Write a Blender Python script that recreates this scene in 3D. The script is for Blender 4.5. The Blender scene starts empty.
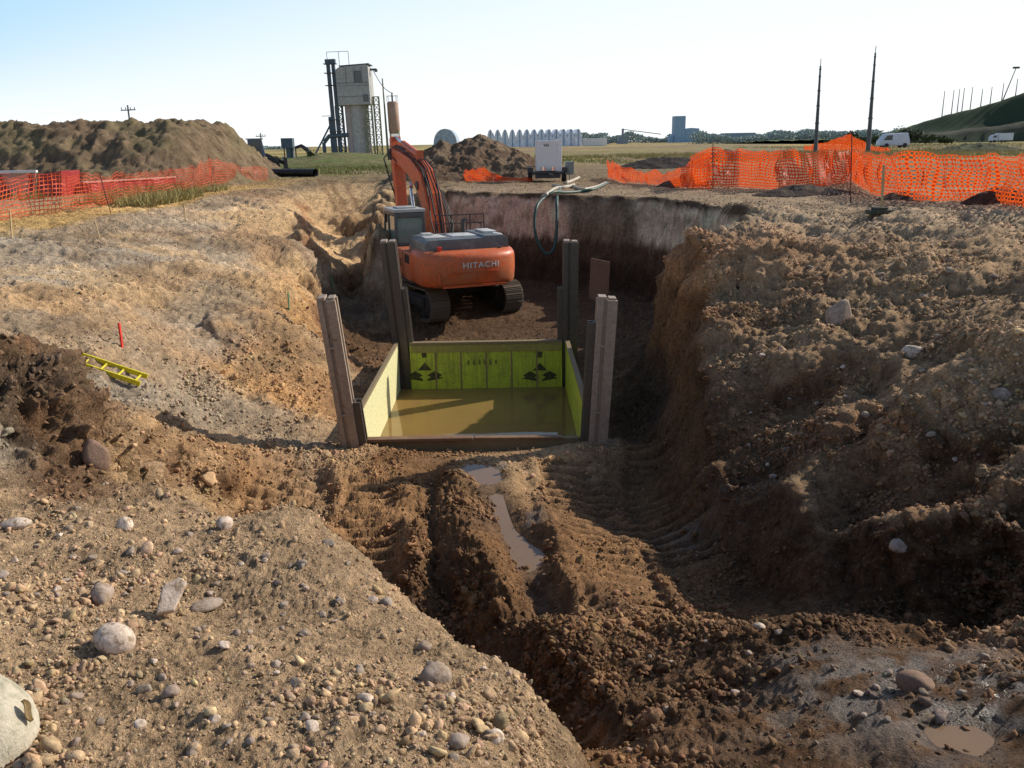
import bpy, bmesh, math, random
import numpy as np
from mathutils import Vector, Matrix

random.seed(7)
RNG = np.random.default_rng(11)
SC = bpy.context.scene
COL = SC.collection
PI = math.pi
W, H, FPX = 1024, 768, 850.0
CAMZ = 1.9
PITCH = math.atan(241 / FPX)
ROLL = math.radians(1.0)

# ------------------------------------------------------------------ camera
_f = Vector((0, math.cos(PITCH), -math.sin(PITCH)))
_r = Vector((1, 0, 0))
_u = _r.cross(_f)
_rc = _r * math.cos(ROLL) - _u * math.sin(ROLL)
_uc = _r * math.sin(ROLL) + _u * math.cos(ROLL)
cam_d = bpy.data.cameras.new('camera')
cam = bpy.data.objects.new('camera', cam_d)
COL.objects.link(cam)
m = Matrix((_rc, _uc, -_f)).transposed().to_4x4()
m.translation = Vector((0, 0, CAMZ))
cam.matrix_world = m
cam_d.sensor_width = 36
cam_d.lens = 36 * FPX / W
cam_d.clip_start = 0.05
cam_d.clip_end = 12000
SC.camera = cam


def ray(px, py):
    d = _rc * ((px - 512) / FPX) + _uc * ((384 - py) / FPX) + _f
    return d.normalized()


def P(px, py, z):
    """Photo pixel + real height -> point of the place."""
    d = ray(px, py)
    t = (z - CAMZ) / d.z
    return Vector((d.x * t, d.y * t, z))


def PD(px, py, dist):
    """Photo pixel + ground distance -> point of the place."""
    d = ray(px, py)
    t = dist / d.y
    return Vector((d.x * t, d.y * t, CAMZ + d.z * t))


# ------------------------------------------------------------------ noise
def _hash(ix, iy, iz, seed):
    h = (ix.astype(np.int64) * 374761393 + iy.astype(np.int64) * 668265263 + iz.astype(np.int64) * 2147483647 + seed * 974711) & 0xFFFFFFFF
    h = ((h ^ (h >> 13)) * 1274126177) & 0xFFFFFFFF
    h = ((h ^ (h >> 16)) * 2246822519) & 0xFFFFFFFF
    h = h ^ (h >> 15)
    return (h & 0xFFFFFF).astype(np.float32) / float(0xFFFFFF)


def vnoise(x, y, z=None, seed=0):
    """value noise in -1..1"""
    x = np.asarray(x, np.float64); y = np.asarray(y, np.float64)
    ix = np.floor(x); iy = np.floor(y)
    fx = (x - ix); fy = (y - iy)
    fx = fx * fx * fx * (fx * (fx * 6 - 15) + 10); fy = fy * fy * fy * (fy * (fy * 6 - 15) + 10)
    if z is None:
        zz = np.zeros_like(ix)
        a = _hash(ix, iy, zz, seed); b = _hash(ix + 1, iy, zz, seed)
        c = _hash(ix, iy + 1, zz, seed); d = _hash(ix + 1, iy + 1, zz, seed)
        v = (a * (1 - fx) + b * fx) * (1 - fy) + (c * (1 - fx) + d * fx) * fy
        return v * 2 - 1
    z = np.asarray(z, np.float64); iz = np.floor(z); fz = z - iz
    fz = fz * fz * fz * (fz * (fz * 6 - 15) + 10)
    r = []
    for k in (0, 1):
        a = _hash(ix, iy, iz + k, seed); b = _hash(ix + 1, iy, iz + k, seed)
        c = _hash(ix, iy + 1, iz + k, seed); d = _hash(ix + 1, iy + 1, iz + k, seed)
        r.append((a * (1 - fx) + b * fx) * (1 - fy) + (c * (1 - fx) + d * fx) * fy)
    return (r[0] * (1 - fz) + r[1] * fz) * 2 - 1


def fbm(x, y, z=None, octv=4, gain=0.5, lac=2.03, seed=0, ridged=False, billow=False):
    s = 0; a = 1.0; t = 0
    ca, sa = math.cos(.6), math.sin(.6)
    for o in range(octv):
        n = vnoise(x, y, z, seed + o * 17)
        if ridged: n = 1 - 2 * np.abs(n)
        if billow: n = 2 * np.abs(n) - 1
        s = s + n * a; t += a; a *= gain
        x, y = (x * ca - y * sa) * lac + 3.7, (x * sa + y * ca) * lac + 1.3
        if z is not None: z = z * lac + 7.1
    return s / t


def sstep(a, b, x):
    t = np.clip((x - a) / (b - a), 0, 1)
    return t * t * (3 - 2 * t)


# ------------------------------------------------------------------ terrain control points
CLS = dict(
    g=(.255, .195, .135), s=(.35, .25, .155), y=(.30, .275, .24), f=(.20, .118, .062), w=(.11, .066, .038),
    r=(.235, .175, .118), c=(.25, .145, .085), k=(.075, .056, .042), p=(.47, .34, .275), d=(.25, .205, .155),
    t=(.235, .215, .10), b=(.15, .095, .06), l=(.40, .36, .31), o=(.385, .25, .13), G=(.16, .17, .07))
ctrl = []          # x,y,z,class


def cp(px, py, z, c):
    p = P(px, py, z); ctrl.append((p.x, p.y, z, c))


def cw(x, y, z, c):
    ctrl.append((x, y, z, c))


# left rim and cut slope
for a in [(0, 240, 0, 'y'), (60, 228, 0, 'd'), (130, 213, 0, 'd'), (190, 200, 0, 'd'), (250, 188, 0, 'd'), (40, 218, .02, 's'),
          (100, 300, -.62, 's'), (40, 275, -.3, 'y'), (110, 255, -.3, 'y'), (200, 250, -.65, 'y'), (190, 225, -.35, 'y'), (250, 215, -.4, 'l'), (290, 240, -.9, 's'),
          (200, 300, -1.1, 's'), (200, 330, -1.4, 'l'), (255, 275, -1.1, 'l'), (300, 285, -1.5, 's'), (150, 360, -1.2, 's'), (260, 340, -1.7, 'o'),
          (205, 318, -1.15, 'r'), (215, 345, -1.6, 'y'), (200, 400, -1.95, 'y'), (250, 380, -1.95, 'o'), (300, 400, -2.3, 'o'), (330, 446, -2.6, 's'), (250, 440, -2.3, 's'),
          (230, 500, -2.6, 'f'), (170, 440, -1.9, 'r'), (300, 350, -2.0, 'o'), (60, 320, -.65, 's'), (170, 480, -2.2, 'b'),
          (308, 300, -1.65, 'o'), (318, 335, -2.1, 'o'), (0, 310, -.4, 's')]:
    cp(*a)
# dark lumpy spoil mound at the left
for a in [(60, 346, .16, 'k'), (10, 350, .2, 'b'), (30, 400, .05, 'k'), (66, 405, -.05, 'b'), (90, 455, -.45, 'b'), (50, 420, -.05, 'k'), (60, 470, -.3, 'b'), (0, 440, -.05, 'y'),
          (128, 478, -.75, 's'), (60, 380, .05, 'k')]:
    cp(*a)
cw(-3.6, 9.0, -2.0, 's'); cw(-5.2, 9.4, -.95, 's'); cw(-7, 9, -.2, 's'); cw(-2.9, 8.0, -2.5, 'b'); cw(-3.5, 7.9, -2.0, 'b'); cw(-9, 6, .1, 'd'); cw(-2.5, 6.9, -2.4, 'b')
for a in [(84, 380, -1.1, 'y'), (112, 384, -1.22, 'y'), (142, 391, -1.38, 'y'), (100, 365, -1.0, 's')]:
    cp(*a)
# foreground gravel bench
cw(0, 0, 0.05, 'g'); cw(0, 1.2, -.02, 'g'); cw(-3, 1, .05, 'g'); cw(-3, 3, -.05, 'g'); cw(1.0, 1.2, -.25, 'g')
for a in [(0, 768, -.08, 'g'), (300, 768, -.14, 'g'), (500, 768, -.28, 'g'), (100, 640, -.22, 'g'), (300, 640, -.38, 'g'), (0, 560, -.2, 'g'),
          (430, 660, -.55, 'g'), (0, 490, -.2, 'g'), (90, 520, -.45, 'g'), (200, 540, -.68, 'g'), (230, 600, -.45, 'g'), (390, 600, -.75, 'g')]:
    cp(*a)
edge = [(128, 488, -.8), (200, 520, -.85), (260, 545, -.9), (320, 556, -.95), (370, 580, -.95), (420, 603, -.92), (465, 636, -.85), (492, 668, -.75), (522, 716, -.65), (545, 764, -.55)]
for i, (a, b, z) in enumerate(edge):
    p = P(a, b, z)
    q0 = P(*edge[max(i - 1, 0)]); q1 = P(*edge[min(i + 1, len(edge) - 1)])
    t = (q1 - q0); n = Vector((-t.y, t.x, 0)).normalized()
    if n.y < 0: n = -n
    ctrl.append((p.x, p.y, z, 'g'))
    drop = [1.3, 1.6, 1.65, 1.65, 1.6, 1.5, 1.3, 1.1, .9, .72][i]
    ctrl.append((p.x + n.x * .38, p.y + n.y * .38, z - drop, 'b'))
cw(1.0, 2.0, -.85, 'b'); cw(1.3, 2.2, -1.05, 'w')
# pit floor in front of the shield
for a in [(500, 470, -2.62, 's'), (420, 480, -2.62, 'f'), (360, 520, -2.6, 'f'), (300, 490, -2.6, 'f'), (500, 560, -2.5, 'f'), (430, 540, -2.6, 'b'), (560, 640, -2.15, 'b'),
          (650, 720, -1.6, 'b'), (600, 768, -1.28, 'f'), (560, 720, -1.5, 'f'), (900, 715, -1.36, 'w'), (990, 700, -1.3, 'w'), (800, 660, -1.55, 'w'), (880, 660, -1.45, 'w'), (1024, 768, -1.2, 'w'),
          (800, 768, -1.4, 'w'), (760, 690, -1.65, 'w'), (1010, 640, -1.75, 'b'), (900, 622, -2.15, 'b'), (700, 545, -2.62, 'b'), (800, 610, -2.35, 'b'), (620, 540, -2.6, 'f'),
          (400, 455, -2.62, 'f'), (580, 455, -2.62, 's'), (640, 440, -2.66, 'b'), (670, 410, -2.7, 'b'), (345, 450, -2.6, 's'), (600, 437, -2.6, 'd')]:
    cp(*a)
# right mounds, faces and rubble
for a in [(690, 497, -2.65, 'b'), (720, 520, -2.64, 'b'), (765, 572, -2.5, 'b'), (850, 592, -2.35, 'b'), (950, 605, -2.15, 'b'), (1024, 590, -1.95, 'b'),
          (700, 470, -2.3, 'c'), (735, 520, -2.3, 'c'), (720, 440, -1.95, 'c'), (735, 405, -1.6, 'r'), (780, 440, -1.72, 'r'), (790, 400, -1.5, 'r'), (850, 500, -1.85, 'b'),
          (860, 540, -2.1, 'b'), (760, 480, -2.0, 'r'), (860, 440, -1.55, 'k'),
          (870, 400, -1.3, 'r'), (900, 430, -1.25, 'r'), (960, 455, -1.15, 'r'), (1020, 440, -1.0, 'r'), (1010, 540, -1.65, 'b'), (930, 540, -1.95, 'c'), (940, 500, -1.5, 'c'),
          (838, 315, -.62, 'r'), (790, 340, -.95, 'r'), (740, 300, -.75, 'r'), (760, 250, -.4, 'r'), (850, 245, -.18, 'd'), (900, 300, -.5, 'r'), (1000, 310, -.3, 'r'),
          (960, 350, -.62, 'r'), (1000, 385, -.75, 'r'), (900, 360, -.85, 'r'), (1015, 250, .05, 'r'), (730, 360, -1.25, 'r'), (720, 255, -.5, 'y'), (1020, 330, -.25, 'r'),
          (880, 212, 0, 'd'), (1000, 225, 0, 'd'), (800, 200, 0, 'd'), (720, 196, 0, 'd')]:
    cp(*a)
# lip of the deep cut on the right and its foot
def densify(pl, step):
    out = []
    for q0, q1 in zip(pl[:-1], pl[1:]):
        n = max(1, int(math.hypot(q1[0] - q0[0], q1[1] - q0[1]) / step))
        out += [tuple(a + (b - a) * k / n for a, b in zip(q0, q1)) for k in range(n)]
    return out + [pl[-1]]


def brink(pts, off, cls='r', fcls='c', step=.55, mid=.55):
    """steep break: top line (px,py,z,zfoot) ; off = foot offset in metres (x,y)"""
    w = []
    for px, py, z, zf in pts:
        q = P(px, py, z); w.append((q.x, q.y, z, zf))
    for x, y, z, zf in densify(w, step):
        ctrl.append((x, y, z, cls)); ctrl.append((x + off[0] * .45, y + off[1] * .45, z + (zf - z) * mid, fcls)); ctrl.append((x + off[0], y + off[1], zf, 'b'))


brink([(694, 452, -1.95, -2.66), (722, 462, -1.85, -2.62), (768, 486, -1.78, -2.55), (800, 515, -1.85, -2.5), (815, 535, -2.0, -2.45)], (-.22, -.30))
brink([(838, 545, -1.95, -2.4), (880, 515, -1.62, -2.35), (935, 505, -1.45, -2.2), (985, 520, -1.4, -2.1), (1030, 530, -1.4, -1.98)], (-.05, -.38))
brink([(850, 415, -1.28, -1.62), (880, 405, -1.2, -1.6), (940, 425, -1.12, -1.5), (1000, 425, -.98, -1.38)], (-.12, -.28), step=.5)
brink([(770, 385, -1.35, -1.62), (800, 365, -1.12, -1.42), (835, 350, -.92, -1.2)], (-.2, -.2), step=.5)
brink([(290, 190, 0, -.5), (297, 213, -.3, -.95), (301, 238, -.7, -1.5), (306, 262, -1.25, -2.3)], (.45, 0), step=1.2)
for a in [(312, 222, -.85, 'o'), (350, 215, -.8, 'o'), (330, 235, -1.25, 'o'), (362, 232, -1.25, 'o'), (322, 248, -1.5, 'o'), (345, 250, -1.55, 'o'), (330, 196, -.4, 'o'), (352, 198, -.42, 'o')]:
    cp(*a)
brink([(222, 316, -1.15, -1.45), (262, 328, -1.45, -1.8), (303, 333, -1.75, -2.1)], (.15, -.25), 's', 'o', step=.5)
brink([(150, 425, -1.6, -1.95), (185, 442, -1.85, -2.2), (215, 470, -2.15, -2.5)], (.2, -.25), 's', 'b', step=.5)
brink([(384, 184, 0, -.35), (379, 202, -.15, -.9), (377, 226, -.5, -1.55)], (-.4, 0), 'd', 'k', step=1.5)
brink([(312, 272, -1.5, -2.5), (345, 264, -1.75, -2.75), (385, 258, -1.95, -2.85)], (.1, -.7), 's', 'c', step=.8)
brink([(303, 290, -1.5, -2.5), (312, 315, -1.75, -2.75), (322, 342, -2.05, -2.78)], (.45, -.1), 'o', 'c', step=.8)
lip = [(668, 262, -.5, 3.05), (690, 300, -.95, 3), (686, 340, -1.3, 3), (688, 380, -1.55, 3), (690, 430, -1.9, 3)]
brink([(a, b, c, -2.76) for a, b, c, _ in lip], (-.38, .06), 'c', 'c', step=.6)
# pale layered wall beyond : top line in the ground, foot 0.9 m in front
wall = [(-3.2, 36.5), (-1.9, 34.5), (0.0, 33.2), (2.2, 31.2), (4.6, 29.2), (5.4, 26.5), (6.2, 23.5), (5.0, 20.5)]

wall = densify(wall, .9)
for i, (x, y) in enumerate(wall):
    q0 = wall[max(i - 1, 0)]; q1 = wall[min(i + 1, len(wall) - 1)]
    t = Vector((q1[0] - q0[0], q1[1] - q0[1], 0)).normalized(); n = Vector((t.y, -t.x, 0))
    zt = -.03 if y > 23 or x > 6 else -.35
    ctrl.append((x - n.x * .6, y - n.y * .6, zt + .03, 'd'))
    ctrl.append((x - n.x * 1.8, y - n.y * 1.8, zt + .03 if zt > -.1 else -.2, 'd'))
    ctrl.append((x, y, zt, 'k'))
    zb = -2.9 if y > 24 else -2.75
    ctrl.append((x + n.x * .22, y + n.y * .22, zb * .55, 'b'))
    ctrl.append((x + n.x * .42, y + n.y * .42, zb, 'b'))
    ctrl.append((x + n.x * 1.1, y + n.y * 1.1, zb - .05, 'b'))
cw(3.6, 18.6, -.7, 'c'); cw(3.0, 18.8, -2.7, 'b'); cw(4.1, 22, -2.8, 'b'); cw(3.6, 25, -2.9, 'b')
cw(-3.9, 37, -.05, 'd')
# pit floor round the excavator
for a in [(-3, 15, -2.75, 'b'), (-3.2, 19, -2.85, 'b'), (0, 20, -2.95, 'b'), (0, 24, -3.05, 'b'), (0, 28, -3.05, 'b'), (-3.5, 24, -3.05, 'b'), (-3, 29, -3.0, 'b'), (2.3, 22, -2.95, 'b'),
          (2.4, 16.5, -2.75, 'b'), (2.4, 14, -2.7, 'b'), (-4.6, 27, -2.95, 'b'), (1.5, 26, -3.0, 'b'), (-2.6, 13, -2.68, 's'), (2.2, 12.4, -2.66, 'd'), (-1, 31, -3.0, 'b'), (-3.2, 32.5, -2.9, 'b')]:
    cw(*a)
# left pit wall between slope and floor, the ledge, the ramp beyond
for a in [(322, 345, -2.75, 'b'), (335, 318, -2.85, 'b'), (300, 262, -1.45, 'c'), (296, 232, -.75, 'k'), (345, 262, -1.9, 's'), (385, 262, -2.1, 's'), (385, 285, -2.7, 'b'), (330, 290, -2.4, 'c'),
          (360, 300, -2.8, 'b'), (286, 192, 0, 'k'), (300, 196, -.05, 'd'), (312, 200, -.45, 'o'), (335, 180, 0, 'o'), (360, 178, 0, 'd'), (330, 215, -.9, 'o'), (345, 240, -1.4, 'o'), (372, 240, -1.45, 's'),
          (362, 200, -.55, 'o'), (385, 182, .0, 'k'), (398, 186, 0.0, 'k'), (400, 178, 0, 'd')]:
    cp(*a)
cw(-5.2, 38, -2.1, 'k'); cw(-4.4, 35, -2.8, 'b'); cw(-5.9, 34, -2.3, 's')
# surroundings
for x, y in [(-10.8, 14), (-10.8, 20), (-10.8, 26), (-11, 32), (-11, 40), (-14, 10), (-14, 20), (-14, 30), (-14, 42), (-10, 3), (-6, 52), (0, 46), (8, 40), (9, 30), (12, 22), (10, 25),
             (15, 30), (14, 16), (18, 10), (-20, 0), (-20, 50), (20, 50), (30, 30), (30, 0), (-30, 20), (0, 60), (-10, -10), (10, -10), (30, -20), (-30, -20), (0, -25), (-35, 60), (40, 60)]:
    cw(x, y, 0, 'd')
cw(8, 7, -.2, 'r'); cw(9.5, 9.5, .05, 'r'); cw(6, 5, -.6, 'r'); cw(5, 3, -.9, 'b'); cw(3, 1, -.9, 'b'); cw(6, -3, 0, 'd')

C = np.array([(a, b, c) for a, b, c, _ in ctrl], np.float64)
CC = np.array([CLS[k] for *_, k in ctrl], np.float64)
_n = len(C)
_A = np.zeros((_n + 3, _n + 3))
_d = np.sqrt(((C[:, None, :2] - C[None, :, :2]) ** 2).sum(-1) + .02)
_A[:_n, :_n] = _d - np.eye(_n) * .04
_A[:_n, _n:] = np.c_[np.ones(_n), C[:, :2]]
_A[_n:, :_n] = _A[:_n, _n:].T
_sol = np.linalg.solve(_A, np.r_[C[:, 2], 0, 0, 0])


def rbf(x, y):
    sh = x.shape; x = x.ravel(); y = y.ravel()
    out = np.empty(x.size)
    for s in range(0, x.size, 20000):
        xs = x[s:s + 20000, None]; ys = y[s:s + 20000, None]
        d = np.sqrt((xs - C[:, 0]) ** 2 + (ys - C[:, 1]) ** 2 + .02)
        out[s:s + 20000] = d @ _sol[:_n] + _sol[_n] + xs[:, 0] * _sol[_n + 1] + ys[:, 0] * _sol[_n + 2]
    return out.reshape(sh)


def smooth_height(x, y):
    r = np.hypot(x, y)
    # ragged outlines: shift the lookup a little, except round the shield
    near = np.exp(-(((x - 0) / 2.8) ** 2 + ((y - 15.0) / 5.0) ** 2) ** 2)
    amp = (.16 + .10 * np.exp(-((r - 5) / 1.5) ** 2)) * (1 - near) * sstep(2.2, 4.2, r)
    wx = x + amp * fbm(x * .9, y * .9, octv=3, seed=5) * 1.6
    wy = y + amp * fbm(x * .9 + 40, y * .9, octv=3, seed=6) * 1.6
    h = rbf(wx, wy)
    h = np.where(r > 15, np.minimum(h, .06 + .15 * np.tanh(np.maximum(h - .06, 0))), h)
    k = sstep(42, 70, r)
    back = sstep(1, -6, y)
    k = np.maximum(k, back)
    return h * (1 - k)


# shield footprint (metres) - filled in from the photo's posts
SH = dict(nl=Vector((-2.52, 12.75, 0)), nr=Vector((1.2, 12.75, 0)), bl=Vector((-2.52, 18.6, 0)), br=Vector((1.2, 18.6, 0)))

# tracks and ruts on the floor: pixel polylines on the floor level
def fl(pts, z=-2.6):
    return [(P(a, b, zz).x, P(a, b, zz).y) for a, b, zz in [(q + (z,))[:3] for q in pts]]


TRACKS = [fl([(238, 548), (268, 510), (300, 462)]), fl([(345, 600), (372, 545), (385, 470)]),
          fl([(660, 640, -2.3), (610, 560), (570, 450)]), fl([(690, 560), (668, 500), (655, 420)]),
          fl([(640, 800, -1.2), (590, 750, -1.35), (545, 700, -1.6), (510, 650, -2.0)])]
RUTS = [(fl([(425, 470), (435, 570), (485, 630, -2.3), (535, 685, -1.95), (600, 730, -1.65), (740, 765, -1.4)]), .15, .16),
        (fl([(478, 470), (500, 510), (525, 560), (560, 610, -2.3)]), .15, .2),
        (fl([(325, 480), (322, 540)]), .1, .15),
        (fl([(590, 455), (640, 520), (700, 590, -2.4), (860, 640, -2.0), (1010, 640, -1.7)]), .12, .3)]
RIDGES = [(fl([(458, 470), (466, 540), (500, 600, -2.45), (590, 670, -2.0), (720, 725, -1.6)]), .13, .22),
          (fl([(405, 480), (412, 560), (440, 600)]), .1, .22),
          (fl([(540, 500), (570, 570), (640, 620, -2.3), (760, 650, -1.9), (900, 640, -1.9)]), .11, .26),
          (fl([(596, 450), (606, 480), (620, 500)]), .12, .14),
          (fl([(880, 612, -2.2), (960, 600, -2.1), (1024, 575, -1.9)]), .14, .25)]


def polydist(x, y, pts):
    best = np.full(x.shape, 1e9); along = np.zeros(x.shape); s0 = 0; sign = np.zeros(x.shape)
    for (x0, y0), (x1, y1) in zip(pts[:-1], pts[1:]):
        dx, dy = x1 - x0, y1 - y0; L = math.hypot(dx, dy)
        t = np.clip(((x - x0) * dx + (y - y0) * dy) / L ** 2, 0, 1)
        d = np.hypot(x - x0 - t * dx, y - y0 - t * dy)
        m = d < best
        best = np.where(m, d, best); along = np.where(m, s0 + t * L, along)
        sign = np.where(m, (x - x0) * dy - (y - y0) * dx, sign)
        s0 += L
    return best, along, np.sign(sign), s0


def detail_height(x, y, h):
    """ruts, cleat prints and lumps added on the smooth surface (vertical)"""
    out = np.zeros_like(h)
    lum = np.zeros_like(h)
    floor = sstep(-1.3, -2.0, h)
    wob = fbm(x * 1.3, y * 1.3, octv=3, seed=31)
    for pts in TRACKS:
        d, s, sg, L = polydist(x, y, pts)
        d = d + wob * .06
        k = sstep(.54, .44, d) * sstep(0, .3, s) * sstep(L, L - .3, s) * floor
        cle = np.sin((s + wob * .05) * 2 * PI / .23) * .5 + .5
        out += k * (-.04 - .12 * (cle ** 3) * (.5 + .5 * sstep(-.3, .4, vnoise(x * 1.7, y * 1.7, seed=77))))
        out += np.exp(-((d - .6) / .09) ** 2) * .05 * sstep(0, .3, s) * sstep(L, L - .3, s) * floor * (1 + wob)
        lum -= k * .8
    for pts, dep, wd in RUTS:
        d, s, sg, L = polydist(x, y, pts)
        d = d + wob * .09
        e = sstep(-.2, .3, s) * sstep(L + .2, L - .3, s)
        out -= dep * np.exp(-(d / wd) ** 2) * floor * e
    for pts, hh, wd in RIDGES:
        d, s, sg, L = polydist(x, y, pts)
        d = d + wob * .1
        e = sstep(-.2, .3, s) * sstep(L + .2, L - .3, s)
        out += hh * (1 + .5 * wob) * np.exp(-(d / wd) ** 2) * e
        lum += .9 * np.exp(-(d / (wd * 1.5)) ** 2) * e
    return out, np.clip(lum, -1, 1)


# ------------------------------------------------------------------ build the ground sheet
az = np.concatenate([np.arange(-180, -62, 3.0), np.arange(-62, -37, .5), np.arange(-37, 37, .105), np.arange(37, 62, .5), np.arange(62, 180.1, 3.0)])
NA = len(az)
AZ = np.radians(az)
LR0, LR1 = math.log(1.15), math.log(75.0)
azc = np.linspace(-180, 180, 361)
lr = np.linspace(LR0, LR1, 1400)
gx = np.sin(np.radians(azc))[:, None] * np.exp(lr)[None]; gy = np.cos(np.radians(azc))[:, None] * np.exp(lr)[None]
hc = smooth_height(gx, gy)
dh = np.abs(np.diff(hc, axis=1)) / np.exp(lr)[None, 1:]
met = (lr[1] - lr[0]) + dh * 2.0
ker = np.ones(5) / 5
met = np.apply_along_axis(lambda v: np.convolve(v, ker, 'same'), 1, met)
met = np.apply_along_axis(lambda v: np.convolve(np.r_[v[-2:], v, v[:2]], ker, 'valid'), 0, met)
cum = np.c_[np.zeros(len(azc)), np.cumsum(met, axis=1)]
cum /= cum[:, -1:]
NR = 1060
u = np.linspace(0, 1, NR)
inv = np.array([np.interp(u, cum[i], lr) for i in range(len(azc))])
LRf = np.empty((NA, NR))
for j in range(NR):
    LRf[:, j] = np.interp(az, azc, inv[:, j])
R_ = np.exp(LRf)
far = 75 * (1.045 ** np.arange(1, 108))
R_ = np.concatenate([R_, np.repeat(far[None], NA, 0)], axis=1)
NR = R_.shape[1]
X = np.sin(AZ)[:, None] * R_; Y = np.cos(AZ)[:, None] * R_
Hs = smooth_height(X, Y)
Dd, LUM = detail_height(X, Y, Hs)
Z = Hs + Dd
# smoothed normals for 3-D displacement
def gnorm(X, Y, Z):
    a = np.stack([np.gradient(X, axis=1), np.gradient(Y, axis=1), np.gradient(Z, axis=1)], -1)
    b = np.stack([np.gradient(X, axis=0), np.gradient(Y, axis=0), np.gradient(Z, axis=0)], -1)
    n = np.cross(b, a)
    n /= np.linalg.norm(n, axis=-1, keepdims=True) + 1e-12
    n[n[..., 2] < 0] *= -1
    return n
N = gnorm(X, Y, Hs)
steep = 1 - N[..., 2]
R0 = np.hypot(X, Y)
Zq = Z * 1.0
# zones
bench = sstep(-.98, -.85, Hs + .1 * (R0 - 5)) * sstep(7.2, 6.0, R0) * sstep(2.2, 1.2, X)
right = sstep(2.6, 3.6, X) * sstep(30, 22, R0) * (1 - bench)
shield_m = np.exp(-(((X + .0) / 2.6) ** 2 + ((Y - 15.3) / 4.2) ** 2) ** 3)
fade = sstep(120, 35, R0)
rough = (.45 + .9 * right + .9 * LUM.clip(0, 1) + .5 * sstep(.15, .6, steep) - .25 * bench + .5 * LUM.clip(-1, 0)) * fade * (1 - .8 * shield_m)
big = fbm(X * .75, Y * .75, Z * .75, octv=3, seed=3)
mid = fbm(X * 2.3, Y * 2.3, Z * 2.3, octv=4, seed=9, gain=.55)
ridg = fbm(X * 1.5, Y * 1.5, Z * 1.5, octv=4, seed=14, ridged=True)
blo = fbm(X * 6, Y * 6, Z * 6, octv=4, seed=21, billow=True, gain=.6)
fine = fbm(X * 17, Y * 17, Z * 17, octv=3, seed=25, gain=.62)
nearf = sstep(22, 9, R0)
clodmask = sstep(-.25, .35, fbm(X * .8, Y * .8, octv=3, seed=41)) * .7 + .3
disp = rough * ((.10 + .12 * right) * big + .085 * mid + .06 * ridg * (.3 + right)) + rough * clodmask * (.055 * blo) + (.014 + .012 * rough) * fine * fade
disp += bench * (.020 * fbm(X * 4.5, Y * 4.5, octv=4, seed=27, gain=.62) + .013 * blo + .012 * fbm(X * 26, Y * 26, octv=3, seed=29, billow=True, gain=.65))
lf_ = sstep(-1.4, -2.4, X) * sstep(6.2, 7.2, R0) * fade * (1 - bench)
nb_ = np.exp(-(((X + 3.0) / 1.3) ** 2 + ((Y - 8.3) / 1.6) ** 2))
disp += (lf_ + nb_) * (.06 * mid + .06 * ridg + .04 * blo) + nb_ * .05 * ridg
disp += LUM.clip(0, 1) * (.05 * blo + .035 * fbm(X * 11, Y * 11, Z * 11, octv=3, seed=28, billow=True))
# mound in the left foreground is very lumpy
mk = np.exp(-(((X + 3.9) / 1.3) ** 2 + ((Y - 7.0) / 1.3) ** 2))
disp += mk * (.12 * blo + .1 * ridg)
# scoop marks running down steep cuts
sc_ = sstep(.25, .6, steep) * fade
wz_ = sstep(20, 22, Y) * sstep(38, 36, Y)
disp += sc_ * (.09 - .06 * wz_) * vnoise(X * 2.6, Y * 2.6, Z * (.5 + 1.6 * wz_), seed=55)
flat = sstep(.25, .0, steep)
X2 = X + N[..., 0] * disp; Y2 = Y + N[..., 1] * disp; Z2 = Z + N[..., 2] * disp
# hard-pressed clay at the shield interior: sink below the water
def inside_shield(x, y, grow=0.0):
    nl, nr, bl, br = SH['nl'], SH['nr'], SH['bl'], SH['br']
    t = (y - nl.y) / (bl.y - nl.y)
    xl = nl.x + (bl.x - nl.x) * t; xr = nr.x + (br.x - nr.x) * t
    return np.minimum(np.minimum(np.minimum(x - xl, xr - x), bl.y - y) + grow, y - nl.y)
ins = inside_shield(X2, Y2, .10)
Z2 = np.where(ins > 0, np.minimum(Z2, -2.62 - 1.6 * sstep(0, .12, ins)), Z2)

# standing puddles: outline pixels, water level ; the soil is hollowed below them
PUD = [([(497, 478), (503, 496), (508, 512), (515, 530), (528, 540), (545, 552), (545, 566), (530, 572), (515, 566), (508, 545), (500, 525), (492, 500), (484, 486)], -2.66, 'narrow brown puddle lying in the wheel rut before the shoring box'),
       ([(462, 466), (480, 463), (498, 470), (500, 480), (486, 484), (470, 478)], -2.62, 'small pool of muddy water at the upper end of the wheel rut'),
       ([(920, 728), (950, 722), (985, 728), (1004, 742), (985, 758), (955, 756), (930, 746)], -1.33, 'shallow brown puddle in the wet mud at the lower right'),
       ([(292, 532), (305, 526), (316, 534), (312, 545), (298, 545)], -2.6, 'little puddle beside the far brink of the foreground gravel')]


def smooth_outline(vs, sub=4):
    out = []; n = len(vs)
    for i in range(n):
        for k in range(sub):
            t = k / sub
            p0, p1, p2, p3 = vs[i - 1], vs[i], vs[(i + 1) % n], vs[(i + 2) % n]
            out.append(.5 * ((2 * p1) + (p2 - p0) * t + (2 * p0 - 5 * p1 + 4 * p2 - p3) * t * t + (3 * p1 - p0 - 3 * p2 + p3) * t ** 3))
    return out


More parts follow.
